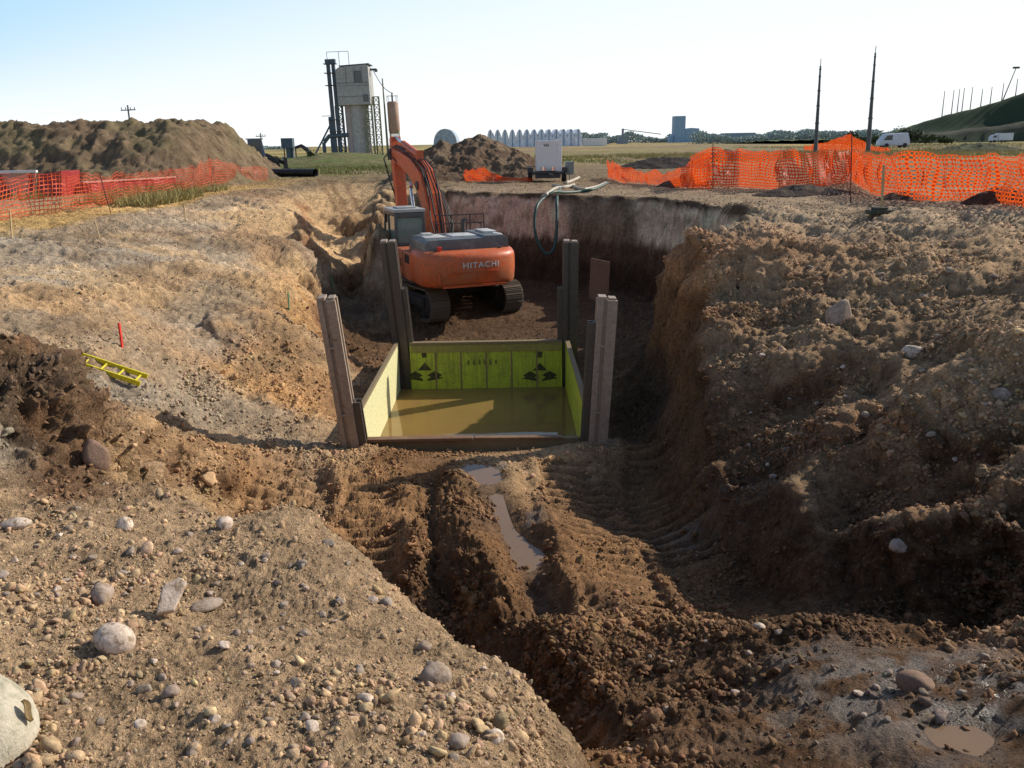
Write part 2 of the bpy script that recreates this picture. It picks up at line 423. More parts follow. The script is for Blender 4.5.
PUDO = []
for pts, z, lab in PUD:
    o_ = smooth_outline([P(a, b, z) for a, b in pts]); PUDO.append((o_, z, lab))
    ox = np.array([q.x for q in o_]); oy = np.array([q.y for q in o_])
    box = (X2 > ox.min() - .5) & (X2 < ox.max() + .5) & (Y2 > oy.min() - .5) & (Y2 < oy.max() + .5)
    xs, ys = X2[box], Y2[box]
    d, _, _, _ = polydist(xs, ys, [(q.x, q.y) for q in o_] + [(o_[0].x, o_[0].y)])
    ins_ = np.zeros(xs.shape, bool); j = len(ox) - 1
    for i in range(len(ox)):
        c_ = ((oy[i] > ys) != (oy[j] > ys)) & (xs < (ox[j] - ox[i]) * (ys - oy[i]) / (oy[j] - oy[i] + 1e-12) + ox[i]); ins_ ^= c_; j = i
    sd_ = np.where(ins_, -d, d) + .05 * fbm(xs * 5, ys * 5, octv=3, seed=150)
    zn = Z2[box]
    bowl = z + np.clip(sd_ * .5, -.06, .3)
    k = sstep(.40, .0, sd_)
    Z2[box] = zn * (1 - k) + (bowl + .25 * (zn - z).clip(-.05, .05)) * k
# surface colour from the zones
wx = X + .5 * fbm(X * 1.1, Y * 1.1, Z, octv=3, seed=61) * fade; wy = Y + .5 * fbm(X * 1.1 + 9, Y * 1.1, Z, octv=3, seed=62) * fade
colr = np.zeros(X.shape + (3,))
f1 = wx.ravel(); f2 = wy.ravel(); f3 = Hs.ravel(); flatc = colr.reshape(-1, 3)
for s in range(0, f1.size, 20000):
    d2 = (f1[s:s + 20000, None] - C[:, 0]) ** 2 + (f2[s:s + 20000, None] - C[:, 1]) ** 2 + 4 * (f3[s:s + 20000, None] - C[:, 2]) ** 2 + .03
    w = d2 ** -2.0
    flatc[s:s + 20000] = (w @ CC) / w.sum(1, keepdims=True)


def mixc(c, t, k):
    return c * (1 - k[..., None]) + np.array(t) * k[..., None]


# dry brown-grey waste ground beyond, then grass
n1 = fbm(X * .12, Y * .12, octv=4, seed=70); n2 = fbm(X * .6, Y * .6, octv=4, seed=71)
gr = sstep(38, 50, R0 + 8 * n1)
colr = mixc(colr, (.20, .165, .115), gr * .9)
gg = sstep(-.1, .25, n1 + .4 * n2 + .1 * sstep(60, 110, R0)) * sstep(46, 60, R0) * sstep(.02, -.12, X / np.maximum(R0, 1) + .05 * n1)
colr = mixc(colr, (.15, .16, .055), gg)
colr = mixc(colr, (.34, .29, .13), sstep(-.1, .2, fbm(X * .035, Y * .02, octv=3, seed=72)) * sstep(65, 100, R0) * .9)
colr = mixc(colr, (.19, .19, .09), sstep(.0, .3, fbm(X * .02, Y * .02, octv=3, seed=73)) * sstep(100, 160, R0) * .7)
# left verge strip of dry yellow grass behind the fence
vg = sstep(-11.3, -12.2, X + .5 * n2) * sstep(60, 40, R0) * sstep(-18, -13.5, X)
colr = mixc(colr, (.33, .235, .095), vg * .8)
# pale layer in the cut wall on the far right, dark topsoil line above, dark undercut below
inwall = sstep(16, 20, Y) * sstep(40, 37, Y) * sstep(-3.2, -1.6, X) * (sstep(.12, .3, steep)) * sstep(9, 6.5, X)
zz = Z2 + .12 * fbm(X * 1.2, Y * 1.2, octv=3, seed=80)
pcn_ = fbm(X * 1.1, Y * 1.1, Z * 2.0, octv=4, seed=83)
pale = inwall * (1 - .6 * sstep(.15, .4, pcn_)) * sstep(-1.55, -1.45, zz) * sstep(-.06, -.16, zz) * sstep(19, 22, Y)
gap = sstep(1.9, 2.4, X) * sstep(4.6, 4.1, X)
pale = pale * (1 - .85 * gap)
pink = sstep(3.0, 1.5, X)
pcol = np.array((.50, .44, .36)) * (1 - pink[..., None]) + np.array((.60, .44, .37)) * pink[..., None]
colr = colr * (1 - pale[..., None]) + pcol * (1 + .3 * fbm(X * 2, Y * 2, Z * 3, octv=3, seed=81))[..., None] * pale[..., None]
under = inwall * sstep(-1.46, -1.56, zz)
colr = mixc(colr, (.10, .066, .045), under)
# soil streaks and blotches
bl = fbm(X * .55, Y * .55, Z * .8, octv=4, seed=90)
leftz = sstep(-2.0, -3.2, X) * sstep(6.5, 9, Y) * sstep(34, 28, R0) * sstep(-11, -10.3, X)
ang = .95
sx = X * math.cos(ang) + Y * math.sin(ang); sy = -X * math.sin(ang) + Y * math.cos(ang)
streak = fbm(sx * .25, sy * 1.5, octv=4, seed=93)
colr = mixc(colr, (.40, .30, .185), leftz * sstep(.12, .4, streak) * .6)
colr = mixc(colr, (.235, .205, .17), leftz * sstep(-.05, .35, fbm(X * .5, Y * .4, octv=5, seed=94)) * .75)
colr = mixc(colr, (.15, .11, .075), leftz * sstep(.1, .4, fbm(X * .9 + 5, Y * .9, octv=4, seed=95)) * .6)
# floor: sun-dried crust on high bits, wet in the ruts
flo = sstep(-1.2, -1.8, Hs) * sstep(1.6, 0.2, X - 1.3) * sstep(20, 14, R0) * (1 - sstep(.1, .3, steep))
colr = mixc(colr, (.28, .175, .095), flo * sstep(-.05, .3, bl) * .5)
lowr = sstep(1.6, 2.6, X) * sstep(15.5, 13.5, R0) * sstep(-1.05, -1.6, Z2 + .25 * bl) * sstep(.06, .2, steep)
colr = mixc(colr, (.135, .082, .052), lowr * .75)  # lower faces of the right bank darkened, their shade painted in
colr = mixc(colr, (.085, .05, .028), flo * sstep(-.05, -.16, Dd) * .7)
colr = mixc(colr, (.12, .072, .04), LUM.clip(0, 1) * .6 * sstep(-1, -1.6, Hs))
colr *= (1 + .22 * bl + .16 * fbm(X * 3, Y * 3, Z * 3, octv=3, seed=97) * fade)[..., None]
# crevices darker and crests paler with the relief, shade put into the colour
colr *= (1 + 1.5 * (disp - .3 * mid * .1).clip(-.1, .12))[..., None]
# tread prints paler, their deep grooves darker
tk = np.clip(-LUM, 0, 1) * sstep(-.06, -.02, Dd + .06)
colr = mixc(colr, (.29, .185, .105), np.clip(-LUM, 0, 1) * .55)
colr = mixc(colr, (.12, .075, .045), np.clip(-LUM, 0, 1) * sstep(-.07, -.14, Dd) * .8)
br = (R0 < 40)
rpz = sstep(25, 28, Y) * sstep(-3.9, -4.6, X) * sstep(-10.5, -9.5, X) * sstep(52, 46, Y) * sstep(.35, .2, steep) * sstep(0, -.15, Hs)
colr = mixc(colr, (.40, .30, .185), rpz * .7)
for pl_ in ([(318, 180, 0), (330, 196, -.4), (341, 215, -.9), (350, 238, -1.4)], [(345, 182, 0), (356, 200, -.45), (366, 222, -1.0), (372, 240, -1.5)], [(328, 180, 0), (343, 200, -.45), (356, 222, -1.0)]):
    dd_, _, _, _ = polydist(X, Y, [(P(*q).x, P(*q).y) for q in pl_])
    colr = mixc(colr, (.17, .11, .065), np.exp(-(dd_ / .14) ** 2) * .75)
colr = colr * (np.array((1.09, .99, .85)) * (1 + .30 * sstep(60, 30, R0))[..., None])
cav = blo * .7 + fine * .6  # hollows of the lump noise, darkened below as painted shade
colr = colr * (1 + .42 * cav.clip(-.8, .6) * fade)[..., None]
deep = sstep(-1.9, -2.5, Hs) * sstep(18.0, 19.5, Y) * sstep(40, 36, Y)  # pit floor round the excavator, its shadow painted in through the gain
rwall = sstep(.22, .45, steep) * sstep(1.9, 2.4, X) * sstep(22, 18, Y) * sstep(-.5, -1.0, Z2)  # steep right faces, darkened through the gain as painted shade
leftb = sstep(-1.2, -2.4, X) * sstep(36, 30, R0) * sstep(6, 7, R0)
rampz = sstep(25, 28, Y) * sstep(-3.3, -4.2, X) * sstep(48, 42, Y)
gain = 1.15 + .45 * bench + .16 * leftb * (1 - deep) + .25 * rampz * (1 - deep) + .02 * flo * (1 - LUM.clip(0, 1)) + .22 * right * (1 - rwall) - .50 * deep * (1 - rampz) - .45 * rwall - .48 * sstep(1.3, 2.4, X) * sstep(-1.55, -2.05, Hs) * sstep(19, 16, R0) * (1 - rwall) * sstep(-1.2, -1.7, Hs + .0 * X)  # sunlit zones brightened, shadowed wall and floors darkened in the soil colour
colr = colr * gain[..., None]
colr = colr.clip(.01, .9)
# wetness
wet = np.zeros(X.shape)
pw = [P(945, 735, -1.3), P(990, 700, -1.3), P(830, 660, -1.5), P(700, 525, -2.6), P(520, 520, -2.6), P(490, 470, -2.6), P(960, 680, -1.4)]
for q, r_ in zip(pw, (.55, .5, .45, .6, .35, .4, .5)):
    wet = np.maximum(wet, np.exp(-(((X - q.x) ** 2 + (Y - q.y) ** 2) / r_ ** 2)))
wet = np.maximum(wet, 0) * sstep(-.3, .2, fbm(X * 2.5, Y * 2.5, octv=3, seed=99))
wg = P(930, 690, -1.35); wgk = np.exp(-(((X - wg.x) / .9) ** 2 + ((Y - wg.y) / .6) ** 2)) * sstep(-.25, .25, fbm(X * 5, Y * 5, octv=4, seed=133))
colr = mixc(colr, (.30, .26, .22), wgk * .75); wet = np.maximum(wet, wgk * .95)  # wet mud, with its sun glints painted as pale grey patches
wet = np.maximum(wet, .35 * flo * sstep(-.05, -.15, Dd))


def link(o, parent=None):
    COL.objects.link(o)
    if parent is not None:
        o.parent = parent
    return o


def props(o, label=None, cat=None, group=None, kind=None):
    if label: o['label'] = label
    if cat: o['category'] = cat
    if group: o['group'] = group
    if kind: o['kind'] = kind
    return o


nv = NA * NR
me = bpy.data.meshes.new('ground')
me.vertices.add(nv)
me.vertices.foreach_set('co', np.stack([X2, Y2, Z2], -1).astype(np.float32).ravel())
ii, jj = np.meshgrid(np.arange(NA - 1), np.arange(NR - 1), indexing='ij')
a0 = ii * NR + jj
quads = np.stack([a0, a0 + NR, a0 + NR + 1, a0 + 1], -1).reshape(-1, 4)
# closing fan below the camera
nf = quads.shape[0]
me.loops.add(nf * 4); me.polygons.add(nf)
me.loops.foreach_set('vertex_index', quads.astype(np.int32).ravel())
me.polygons.foreach_set('loop_start', np.arange(0, nf * 4, 4, dtype=np.int32))
me.polygons.foreach_set('use_smooth', np.ones(nf, bool))
me.update(calc_edges=True)
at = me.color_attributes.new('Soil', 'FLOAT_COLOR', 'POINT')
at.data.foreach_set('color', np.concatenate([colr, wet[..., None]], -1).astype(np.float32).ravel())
ground = link(bpy.data.objects.new('ground', me))
props(ground, 'excavated bare soil with pit, slopes and wheel ruts reaching to the horizon', None, None, 'structure')
bm_ = bmesh.new(); bm_.free()
bpy.context.view_layer.update()


def drop(x, y, z0=30):
    ok, loc, n, _ = ground.ray_cast(Vector((x, y, z0)), Vector((0, 0, -1)))
    return (loc, n) if ok else (Vector((x, y, 0)), Vector((0, 0, 1)))


def hit(px, py):
    """where the line of sight through a photo pixel meets the soil"""
    ok, loc, n, _ = ground.ray_cast(Vector((0, 0, CAMZ)), ray(px, py))
    return (loc, n) if ok else (PD(px, py, 80), Vector((0, 0, 1)))


# ------------------------------------------------------------------ materials
class NT:
    def __init__(s, name):
        s.m = bpy.data.materials.new(name); s.m.use_nodes = True
        s.t = s.m.node_tree; s.n = s.t.nodes; s.l = s.t.links
        s.b = s.n['Principled BSDF']

    def node(s, typ, **kw):
        nd = s.n.new(typ)
        for k, v in kw.items():
            if k.startswith('i_'):
                nd.inputs[k[2:].replace('_', ' ')].default_value = v
            else:
                setattr(nd, k, v)
        return nd

    def noise(s, scale, detail=5, rough=.6, vec=None, dist=0):
        nd = s.node('ShaderNodeTexNoise'); nd.inputs['Scale'].default_value = scale
        nd.inputs['Detail'].default_value = detail; nd.inputs['Roughness'].default_value = rough
        nd.inputs['Distortion'].default_value = dist
        s.l.new(vec if vec is not None else s.obj(), nd.inputs['Vector'])
        return nd.outputs['Fac']

    def obj(s):
        if not hasattr(s, '_o'):
            s._o = s.node('ShaderNodeTexCoord').outputs['Object']
        return s._o

    def gen(s):
        return s.node('ShaderNodeNewGeometry').outputs['Position']

    def ramp(s, fac, stops):
        r = s.node('ShaderNodeValToRGB')
        e = r.color_ramp.elements
        e[0].position, e[0].color = stops[0][0], tuple(stops[0][1]) + (1,)
        e[1].position, e[1].color = stops[-1][0], tuple(stops[-1][1]) + (1,)
        for p, c in stops[1:-1]:
            q = e.new(p); q.color = tuple(c) + (1,)
        s.l.new(fac, r.inputs[0])
        return r.outputs[0]

    def mix(s, a, b, fac, mode='MIX'):
        r = s.node('ShaderNodeMix', data_type='RGBA', blend_type=mode)
        for v, k in ((a, 6), (b, 7), (fac, 0)):
            if hasattr(v, 'links'): s.l.new(v, r.inputs[k])
            elif k == 0: r.inputs[0].default_value = v
            else: r.inputs[k].default_value = tuple(v) + (1,)
        return r.outputs[2]

    def math(s, op, a, b=0.0, c=None, clamp=False):
        r = s.node('ShaderNodeMath', operation=op, use_clamp=clamp)
        for k, v in enumerate((a, b) + ((c,) if c is not None else ())):
            if hasattr(v, 'links'): s.l.new(v, r.inputs[k])
            else: r.inputs[k].default_value = v
        return r.outputs[0]

    def bump(s, h, strength=.5, dist=.02, prev=None):
        b = s.node('ShaderNodeBump'); b.inputs['Strength'].default_value = strength; b.inputs['Distance'].default_value = dist
        s.l.new(h, b.inputs['Height'])
        if prev is not None: s.l.new(prev, b.inputs['Normal'])
        return b.outputs[0]

    def set(s, **kw):
        for k, v in kw.items():
            k = dict(col='Base Color', rough='Roughness', metal='Metallic', nrm='Normal', spec='Specular IOR Level', alpha='Alpha', emc='Emission Color', trans='Transmission Weight', sub='Subsurface Weight', coat='Coat Weight')[k]
            if hasattr(v, 'links'): s.l.new(v, s.b.inputs[k])
            elif isinstance(v, (tuple, list)): s.b.inputs[k].default_value = tuple(v) + (1,)
            else: s.b.inputs[k].default_value = v
        return s.m


def soil_material():
    t = NT('soil')
    ca = t.node('ShaderNodeVertexColor', layer_name='Soil')
    g = t.gen()
    n_mid = t.noise(9, 8, .68, g)
    n_fine = t.noise(55, 6, .7, g)
    n_grit = t.noise(170, 3, .6, g)
    n_cl = t.noise(24, 4, .75, g)
    base = ca.outputs['Color']
    c = t.mix(base, t.ramp(n_mid, [(.3, (.34, .30, .27)), (.5, (1, 1, 1)), (.72, (1.5, 1.45, 1.38))]), .55, 'MULTIPLY')  # colour follows the bump noise, painting shade between the clumps
    c = t.mix(c, t.ramp(n_fine, [(.34, (.5, .46, .43)), (.5, (1, 1, 1)), (.68, (1.45, 1.42, 1.38))]), .5, 'MULTIPLY')
    c = t.mix(c, t.ramp(n_grit, [(.35, (.62, .6, .58)), (.5, (1, 1, 1)), (.66, (1.35, 1.33, 1.3))]), .5, 'MULTIPLY')
    c = t.mix(c, t.ramp(n_cl, [(.36, (.38, .35, .33)), (.46, (1, 1, 1)), (.66, (1.3, 1.27, 1.22))]), .6, 'MULTIPLY')
    vor = t.node('ShaderNodeTexVoronoi'); vor.inputs['Scale'].default_value = 30; vor.inputs['Randomness'].default_value = 1
    t.l.new(g, vor.inputs['Vector'])
    sel = t.node('ShaderNodeSeparateColor'); t.l.new(vor.outputs['Color'], sel.inputs[0])
    peb = t.math('MULTIPLY', t.math('LESS_THAN', vor.outputs['Distance'], .36), t.math('GREATER_THAN', sel.outputs[0], .86))
    c = t.mix(c, (.42, .37, .31), t.math('MULTIPLY', peb, .22))
    wetf = ca.outputs['Alpha']
    c = t.mix(c, t.mix(c, (.75, .78, .82), 1.0, 'MULTIPLY'), wetf)
    h = t.math('ADD', t.math('ADD', t.math('MULTIPLY', n_mid, .8), t.math('MULTIPLY', n_cl, .5)), t.math('ADD', t.math('MULTIPLY', n_fine, .38), t.math('MULTIPLY', n_grit, .12)))
    nr = t.bump(h, 1.0, .10)
    rg = t.math('SUBTRACT', .95, t.math('MULTIPLY', wetf, .76))
    return t.set(col=c, rough=rg, nrm=nr, spec=t.math('MULTIPLY_ADD', wetf, .4, .12))


M = {}
M['soil'] = soil_material()
me.materials.append(M['soil'])
def fix_faces(bm):
    bmesh.ops.recalc_face_normals(bm, faces=bm.faces)


class MB:
    """collects shapes into one mesh"""
    def __init__(s):
        s.v = []; s.f = []

    def add(s, vs, fs):
        o = len(s.v)
        s.v += [tuple(v) for v in vs]; s.f += [tuple(i + o for i in f) for f in fs]
        return s

    def box(s, c, size, rot=None, taper=None):
        hx, hy, hz = size[0] / 2, size[1] / 2, size[2] / 2
        vs = []
        for z in (-1, 1):
            k = taper if (taper and z > 0) else (1, 1)
            for x, y in ((-1, -1), (1, -1), (1, 1), (-1, 1)):
                p = Vector((x * hx * k[0], y * hy * k[1], z * hz))
                if rot is not None: p = rot @ p
                vs.append(p + Vector(c))
        return s.add(vs, [(3, 2, 1, 0), (4, 5, 6, 7), (0, 1, 5, 4), (1, 2, 6, 5), (2, 3, 7, 6), (3, 0, 4, 7)])

    def bar(s, p0, p1, w, h, up=Vector((0, 0, 1))):
        p0 = Vector(p0); p1 = Vector(p1); d = (p1 - p0)
        y = d.normalized(); x = y.cross(up)
        if x.length < 1e-4: x = Vector((1, 0, 0))
        x.normalize(); z = x.cross(y)
        return s.box((p0 + p1) / 2, (w, d.length, h), Matrix((x, y, z)).transposed())

    def tube(s, pts, r, n=8, closed_ends=True):
        pts = [Vector(p) for p in pts]; m = len(pts)
        rs = r if isinstance(r, (list, tuple)) else [r] * m
        vs = []; prev = None
        for i, p in enumerate(pts):
            t = (pts[min(i + 1, m - 1)] - pts[max(i - 1, 0)]).normalized()
            if prev is None:
                a = t.cross(Vector((0, 0, 1)))
                if a.length < .01: a = t.cross(Vector((1, 0, 0)))
                a.normalize()
            else:
                a = (prev - t * prev.dot(t)).normalized()
            prev = a; b = t.cross(a)
            for k in range(n):
                q = 2 * PI * k / n
                vs.append(p + (a * math.cos(q) + b * math.sin(q)) * rs[i])
        fs = []
        for i in range(m - 1):
            for k in range(n):
                k2 = (k + 1) % n
                fs.append((i * n + k, i * n + k2, (i + 1) * n + k2, (i + 1) * n + k))
        if closed_ends:
            fs.append(tuple(range(n))[::-1]); fs.append(tuple((m - 1) * n + k for k in range(n)))
        return s.add(vs, fs)

    def cyl(s, p0, p1, r, n=12, r1=None):
        return s.tube([p0, p1], [r, r if r1 is None else r1], n)

    def prism(s, outline, x0, x1, axes='yz'):
        """closed outline (a,b) extruded along the remaining axis from x0 to x1"""
        n = len(outline); vs = []
        for x in (x0, x1):
            for a, b in outline:
                vs.append({'yz': (x, a, b), 'xz': (a, x, b), 'xy': (a, b, x)}[axes])
        fs = [tuple(range(n)), tuple(range(2 * n - 1, n - 1, -1))]
        fs += [(i, i + n, (i + 1) % n + n, (i + 1) % n) for i in range(n)]
        return s.add(vs, fs)

    def xf(s, mat):
        s.v = [tuple(mat @ Vector(v)) for v in s.v]; return s

    def build(s, name, mat, parent=None, bevel=0, smooth=False, seg=2):
        me = bpy.data.meshes.new(name); me.from_pydata(s.v, [], s.f); me.validate()
        bm = bmesh.new(); bm.from_mesh(me); fix_faces(bm)
        if bevel:
            bmesh.ops.bevel(bm, geom=[e for e in bm.edges if len(e.link_faces) == 2 and e.calc_face_angle(0) > .5], offset=bevel, segments=seg, affect='EDGES', clamp_overlap=True, profile=.6)
        bm.to_mesh(me); bm.free()
        if smooth:
            me.polygons.foreach_set('use_smooth', [True] * len(me.polygons))
            if smooth != 'all':
                me.set_sharp_from_angle(angle=math.radians(38))
        me.materials.append(mat)
        return link(bpy.data.objects.new(name, me), parent)


def empty(name, loc, rz=0, rot=None):
    o = bpy.data.objects.new(name, None); o.location = loc
    o.rotation_euler = rot if rot is not None else (0, 0, rz); o.empty_display_size = .2
    return link(o)


def paint(name, col, rough=.5, metal=0, dirt=.5, dirtcol=(.20, .13, .08), scale=2.5, chip=0, chipcol=(.12, .07, .045), spec=.4, bump=.15, streak=False, grad=None):
    t = NT(name); o = t.obj()
    n1 = t.noise(scale, 7, .7, o); n2 = t.noise(scale * 9, 5, .65, o)
    c = t.mix(col, [v * .62 for v in col], t.ramp(n2, [(.35, (0, 0, 0)), (.7, (1, 1, 1))]))
    if streak:
        mp = t.node('ShaderNodeMapping'); mp.inputs['Scale'].default_value = (7, 7, .5); t.l.new(o, mp.inputs[0])
        st = t.noise(2.2, 6, .7, mp.outputs[0])
        c = t.mix(c, dirtcol, t.math('MULTIPLY', t.ramp(st, [(.45, (0, 0, 0)), (.66, (1, 1, 1))]), dirt))
    f = t.ramp(n1, [(.62 - .35 * dirt, (0, 0, 0)), (.85 - .2 * dirt, (1, 1, 1))])
    f = t.math('MULTIPLY', f, min(1, dirt * 1.3))
    c = t.mix(c, dirtcol, f)
    if grad:      # mud climbing from the bottom (object z lo..hi)
        sp = t.node('ShaderNodeSeparateXYZ'); t.l.new(o, sp.inputs[0])
        mr = t.node('ShaderNodeMapRange'); mr.inputs[1].default_value = grad[0]; mr.inputs[2].default_value = grad[1]; mr.inputs[3].default_value = 1; mr.inputs[4].default_value = 0
        t.l.new(t.math('ADD', sp.outputs[2], t.math('MULTIPLY', t.math('SUBTRACT', n1, .5), (grad[1] - grad[0]) * 1.4)), mr.inputs[0])
        c = t.mix(c, dirtcol, t.math('MULTIPLY', mr.outputs[0], .85))
    if chip:
        n3 = t.noise(scale * 4, 8, .75, o)
        c = t.mix(c, chipcol, t.ramp(n3, [(.66 - .12 * chip, (0, 0, 0)), (.70 - .12 * chip, (1, 1, 1))]))
    nr = t.bump(t.math('ADD', n2, t.math('MULTIPLY', f, .6)), bump, .01)
    return t.set(col=c, rough=t.math('ADD', rough, t.math('MULTIPLY', f, .35), None, True), metal=metal, nrm=nr, spec=spec)


M['orange'] = paint('orange_paint', (.66, .13, .035), .42, dirt=.62, dirtcol=(.33, .17, .09), scale=1.3, chip=.2)
M['orange_boom'] = paint('worn_orange_paint', (.66, .12, .035), .45, dirt=.4, scale=1.8, chip=.5)
M['hood'] = paint('dark_grey_hood_paint', (.13, .14, .14), .42, dirt=.45, dirtcol=(.4, .38, .34), scale=2)  # hood sides kept dark, their shade put into the colour
M['dark'] = paint('dark_machine_steel', (.045, .045, .045), .5, dirt=.4, dirtcol=(.09, .07, .055))
M['track'] = paint('worn_track_steel', (.16, .13, .10), .65, metal=.1, dirt=.8, dirtcol=(.19, .135, .09), scale=4)
M['cabpaint'] = paint('cab_frame_paint', (.075, .078, .075), .45, dirt=.4, dirtcol=(.18, .15, .12))
M['cabroof'] = paint('cab_roof_paint', (.42, .42, .4), .45, dirt=.4, dirtcol=(.4, .38, .34))
M['chrome'] = paint('polished_rod', (.8, .8, .8), .15, metal=1, dirt=.1)
M['rubber'] = paint('black_rubber', (.025, .025, .025), .6, dirt=.3, dirtcol=(.1, .08, .06))
M['white_letter'] = paint('faded_white_lettering', (.72, .66, .6), .5, dirt=.25, dirtcol=(.5, .2, .08), scale=8)
M['post'] = paint('weathered_post_steel', (.40, .31, .235), .55, metal=.0, dirt=.5, dirtcol=(.26, .19, .13), scale=2.2, streak=True, bump=.3, chip=.35, chipcol=(.1, .065, .045))
M['post_dark'] = paint('dark_post_steel', (.105, .09, .072), .5, metal=.1, dirt=.5, dirtcol=(.10, .075, .055), scale=2.2, streak=True, bump=.3)  # darker steel for the far posts and guide rails
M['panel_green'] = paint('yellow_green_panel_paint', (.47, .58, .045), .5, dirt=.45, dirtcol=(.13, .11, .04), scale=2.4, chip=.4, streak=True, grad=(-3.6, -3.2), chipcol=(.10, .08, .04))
M['panel_sun'] = paint('sunlit_copy_panel_paint', (.86, .82, .46), .5, dirt=.25, dirtcol=(.55, .45, .22), scale=2.2, chip=.35, streak=True, chipcol=(.3, .25, .14))  # lit copy of the panel paint, sunlight put into the colour
M['panel_band'] = paint('muddy_olive_band', (.33, .30, .07), .6, dirt=.5, dirtcol=(.20, .15, .06), scale=3, streak=True)
M['panel_lip'] = paint('muddy_panel_lip', (.24, .19, .09), .7, dirt=.8, dirtcol=(.22, .15, .085), scale=3)
M['black_mark'] = paint('black_stencil', (.035, .04, .015), .6, dirt=.5, dirtcol=(.16, .18, .03), scale=9)
M['rust'] = paint('rusted_plate', (.19, .085, .045), .7, dirt=.5, dirtcol=(.09, .05, .03), scale=2, bump=.4)
M['red'] = paint('red_steel_paint', (.36, .03, .035), .45, dirt=.3, dirtcol=(.35, .16, .1), scale=2)
M['red_pale'] = paint('faded_pink_red_paint', (.62, .30, .24), .5, dirt=.35, dirtcol=(.5, .42, .33), scale=2)
M['white'] = paint('white_paint', (.78, .78, .76), .4, dirt=.12, dirtcol=(.45, .42, .36))
M['yellow'] = paint('yellow_fibreglass', (.75, .62, .02), .4, dirt=.15)
M['wood'] = paint('stake_wood', (.50, .36, .18), .7, dirt=.2)
M['redflag'] = paint('red_spray_paint', (.75, .05, .03), .6, dirt=.1)
M['greenflag'] = paint('green_spray_paint', (.06, .30, .15), .6, dirt=.1)
M['rebar'] = paint('rusty_rod', (.16, .045, .03), .7, dirt=.2)
M['hose_green'] = paint('green_hose_rubber', (.035, .085, .065), .5, dirt=.3, dirtcol=(.14, .12, .09))
M['hose_pale'] = paint('pale_flat_hose', (.50, .46, .36), .6, dirt=.3)
M['pipe'] = paint('black_plastic_pipe', (.018, .018, .02), .4, dirt=.25, dirtcol=(.1, .09, .07))
M['concrete'] = paint('tower_cladding', (.42, .43, .42), .8, dirt=.4, dirtcol=(.30, .28, .25), scale=.25, streak=True, bump=.05)
M['towersteel'] = paint('blue_grey_steelwork', (.09, .13, .16), .6, dirt=.3, dirtcol=(.15, .12, .1), scale=.5)
M['greensteel'] = paint('pale_green_steelwork', (.22, .25, .15), .6, dirt=.3, scale=.5)
M['silorust'] = paint('rust_streaked_silo', (.45, .33, .25), .7, dirt=.55, dirtcol=(.30, .15, .09), scale=.5, streak=True)
M['bluesteel'] = paint('blue_metal_cladding', (.27, .42, .58), .6, dirt=.15, scale=.1)
M['hazewall'] = paint('hazed_pale_blue_wall', (.80, .86, .92), .7, dirt=.1, dirtcol=(.7, .77, .85), scale=.05)  # far shed wall paled, haze put into the colour
M['polewood'] = paint('utility_pole', (.10, .11, .12), .7, dirt=.3, scale=.5)
M['window'] = NT('dark_glass').set(col=(.03, .045, .045), rough=.08, spec=.6)
M['cabglass'] = paint('dusty_cab_glass', (.17, .24, .21), .12, dirt=.45, dirtcol=(.22, .25, .2), scale=2.5, spec=.7, bump=.02)


def net_material(name, col, tcol):
    t = NT(name)
    n = t.noise(1.2, 4, .6, t.gen())
    c = t.mix(col, [v * .6 for v in col], n)
    t.set(col=c, rough=.5, spec=.3)
    tr = t.node('ShaderNodeBsdfTranslucent'); tr.inputs[0].default_value = tuple(tcol) + (1,)
    mx = t.node('ShaderNodeMixShader'); mx.inputs[0].default_value = .4
    t.l.new(t.b.outputs[0], mx.inputs[1]); t.l.new(tr.outputs[0], mx.inputs[2])
    t.l.new(mx.outputs[0], t.n['Material Output'].inputs[0])
    return t.m


M['net'] = net_material('orange_plastic_net', (.85, .12, .025), (.95, .15, .02))
M['net_red'] = net_material('faded_red_orange_net', (.90, .15, .06), (.95, .2, .08))


def rock_mat(name, a, b, c2):
    t = NT(name); o = t.obj()
    oi = t.node('ShaderNodeObjectInfo')
    n1 = t.noise(14, 6, .65, t.gen()); n2 = t.noise(70, 5, .7, t.gen())
    base = t.ramp(oi.outputs['Random'], [(0, a), (.5, b), (1, c2)])
    c = t.mix(base, t.ramp(n1, [(.3, (.6, .56, .52)), (.7, (1.25, 1.22, 1.2))]), .8, 'MULTIPLY')
    c = t.mix(c, t.ramp(n2, [(.3, (.7, .68, .66)), (.7, (1.2, 1.2, 1.2))]), .6, 'MULTIPLY')
    n3 = t.noise(26, 6, .7, t.gen())
    c = t.mix(c, (.24, .165, .10), t.ramp(n3, [(.50, (0, 0, 0)), (.60, (.85, .85, .85))]))
    return t.set(col=c, rough=.9, spec=.15, nrm=t.bump(t.math('ADD', n1, n2), .6, .008))


M['cobble'] = rock_mat('cobble_stone', (.34, .26, .21), (.42, .34, .28), (.30, .25, .20))
M['redrock'] = rock_mat('reddish_stone', (.26, .17, .13), (.30, .19, .14), (.24, .16, .12))
M['palerock'] = rock_mat('pale_stone', (.60, .49, .40), (.66, .55, .45), (.62, .50, .40))


def scatter_mat(name, mul):
    t = NT(name)
    ca = t.node('ShaderNodeVertexColor', layer_name='Soil')
    g = t.gen(); n1 = t.noise(40, 6, .7, g); n2 = t.noise(150, 4, .65, g)
    c = t.mix(ca.outputs['Color'], t.ramp(n1, [(.3, (.55, .52, .5)), (.7, (1.35, 1.33, 1.3))]), mul, 'MULTIPLY')
    return t.set(col=c, rough=.92, spec=.15, nrm=t.bump(t.math('ADD', n1, t.math('MULTIPLY', n2, .5)), .6, .01))


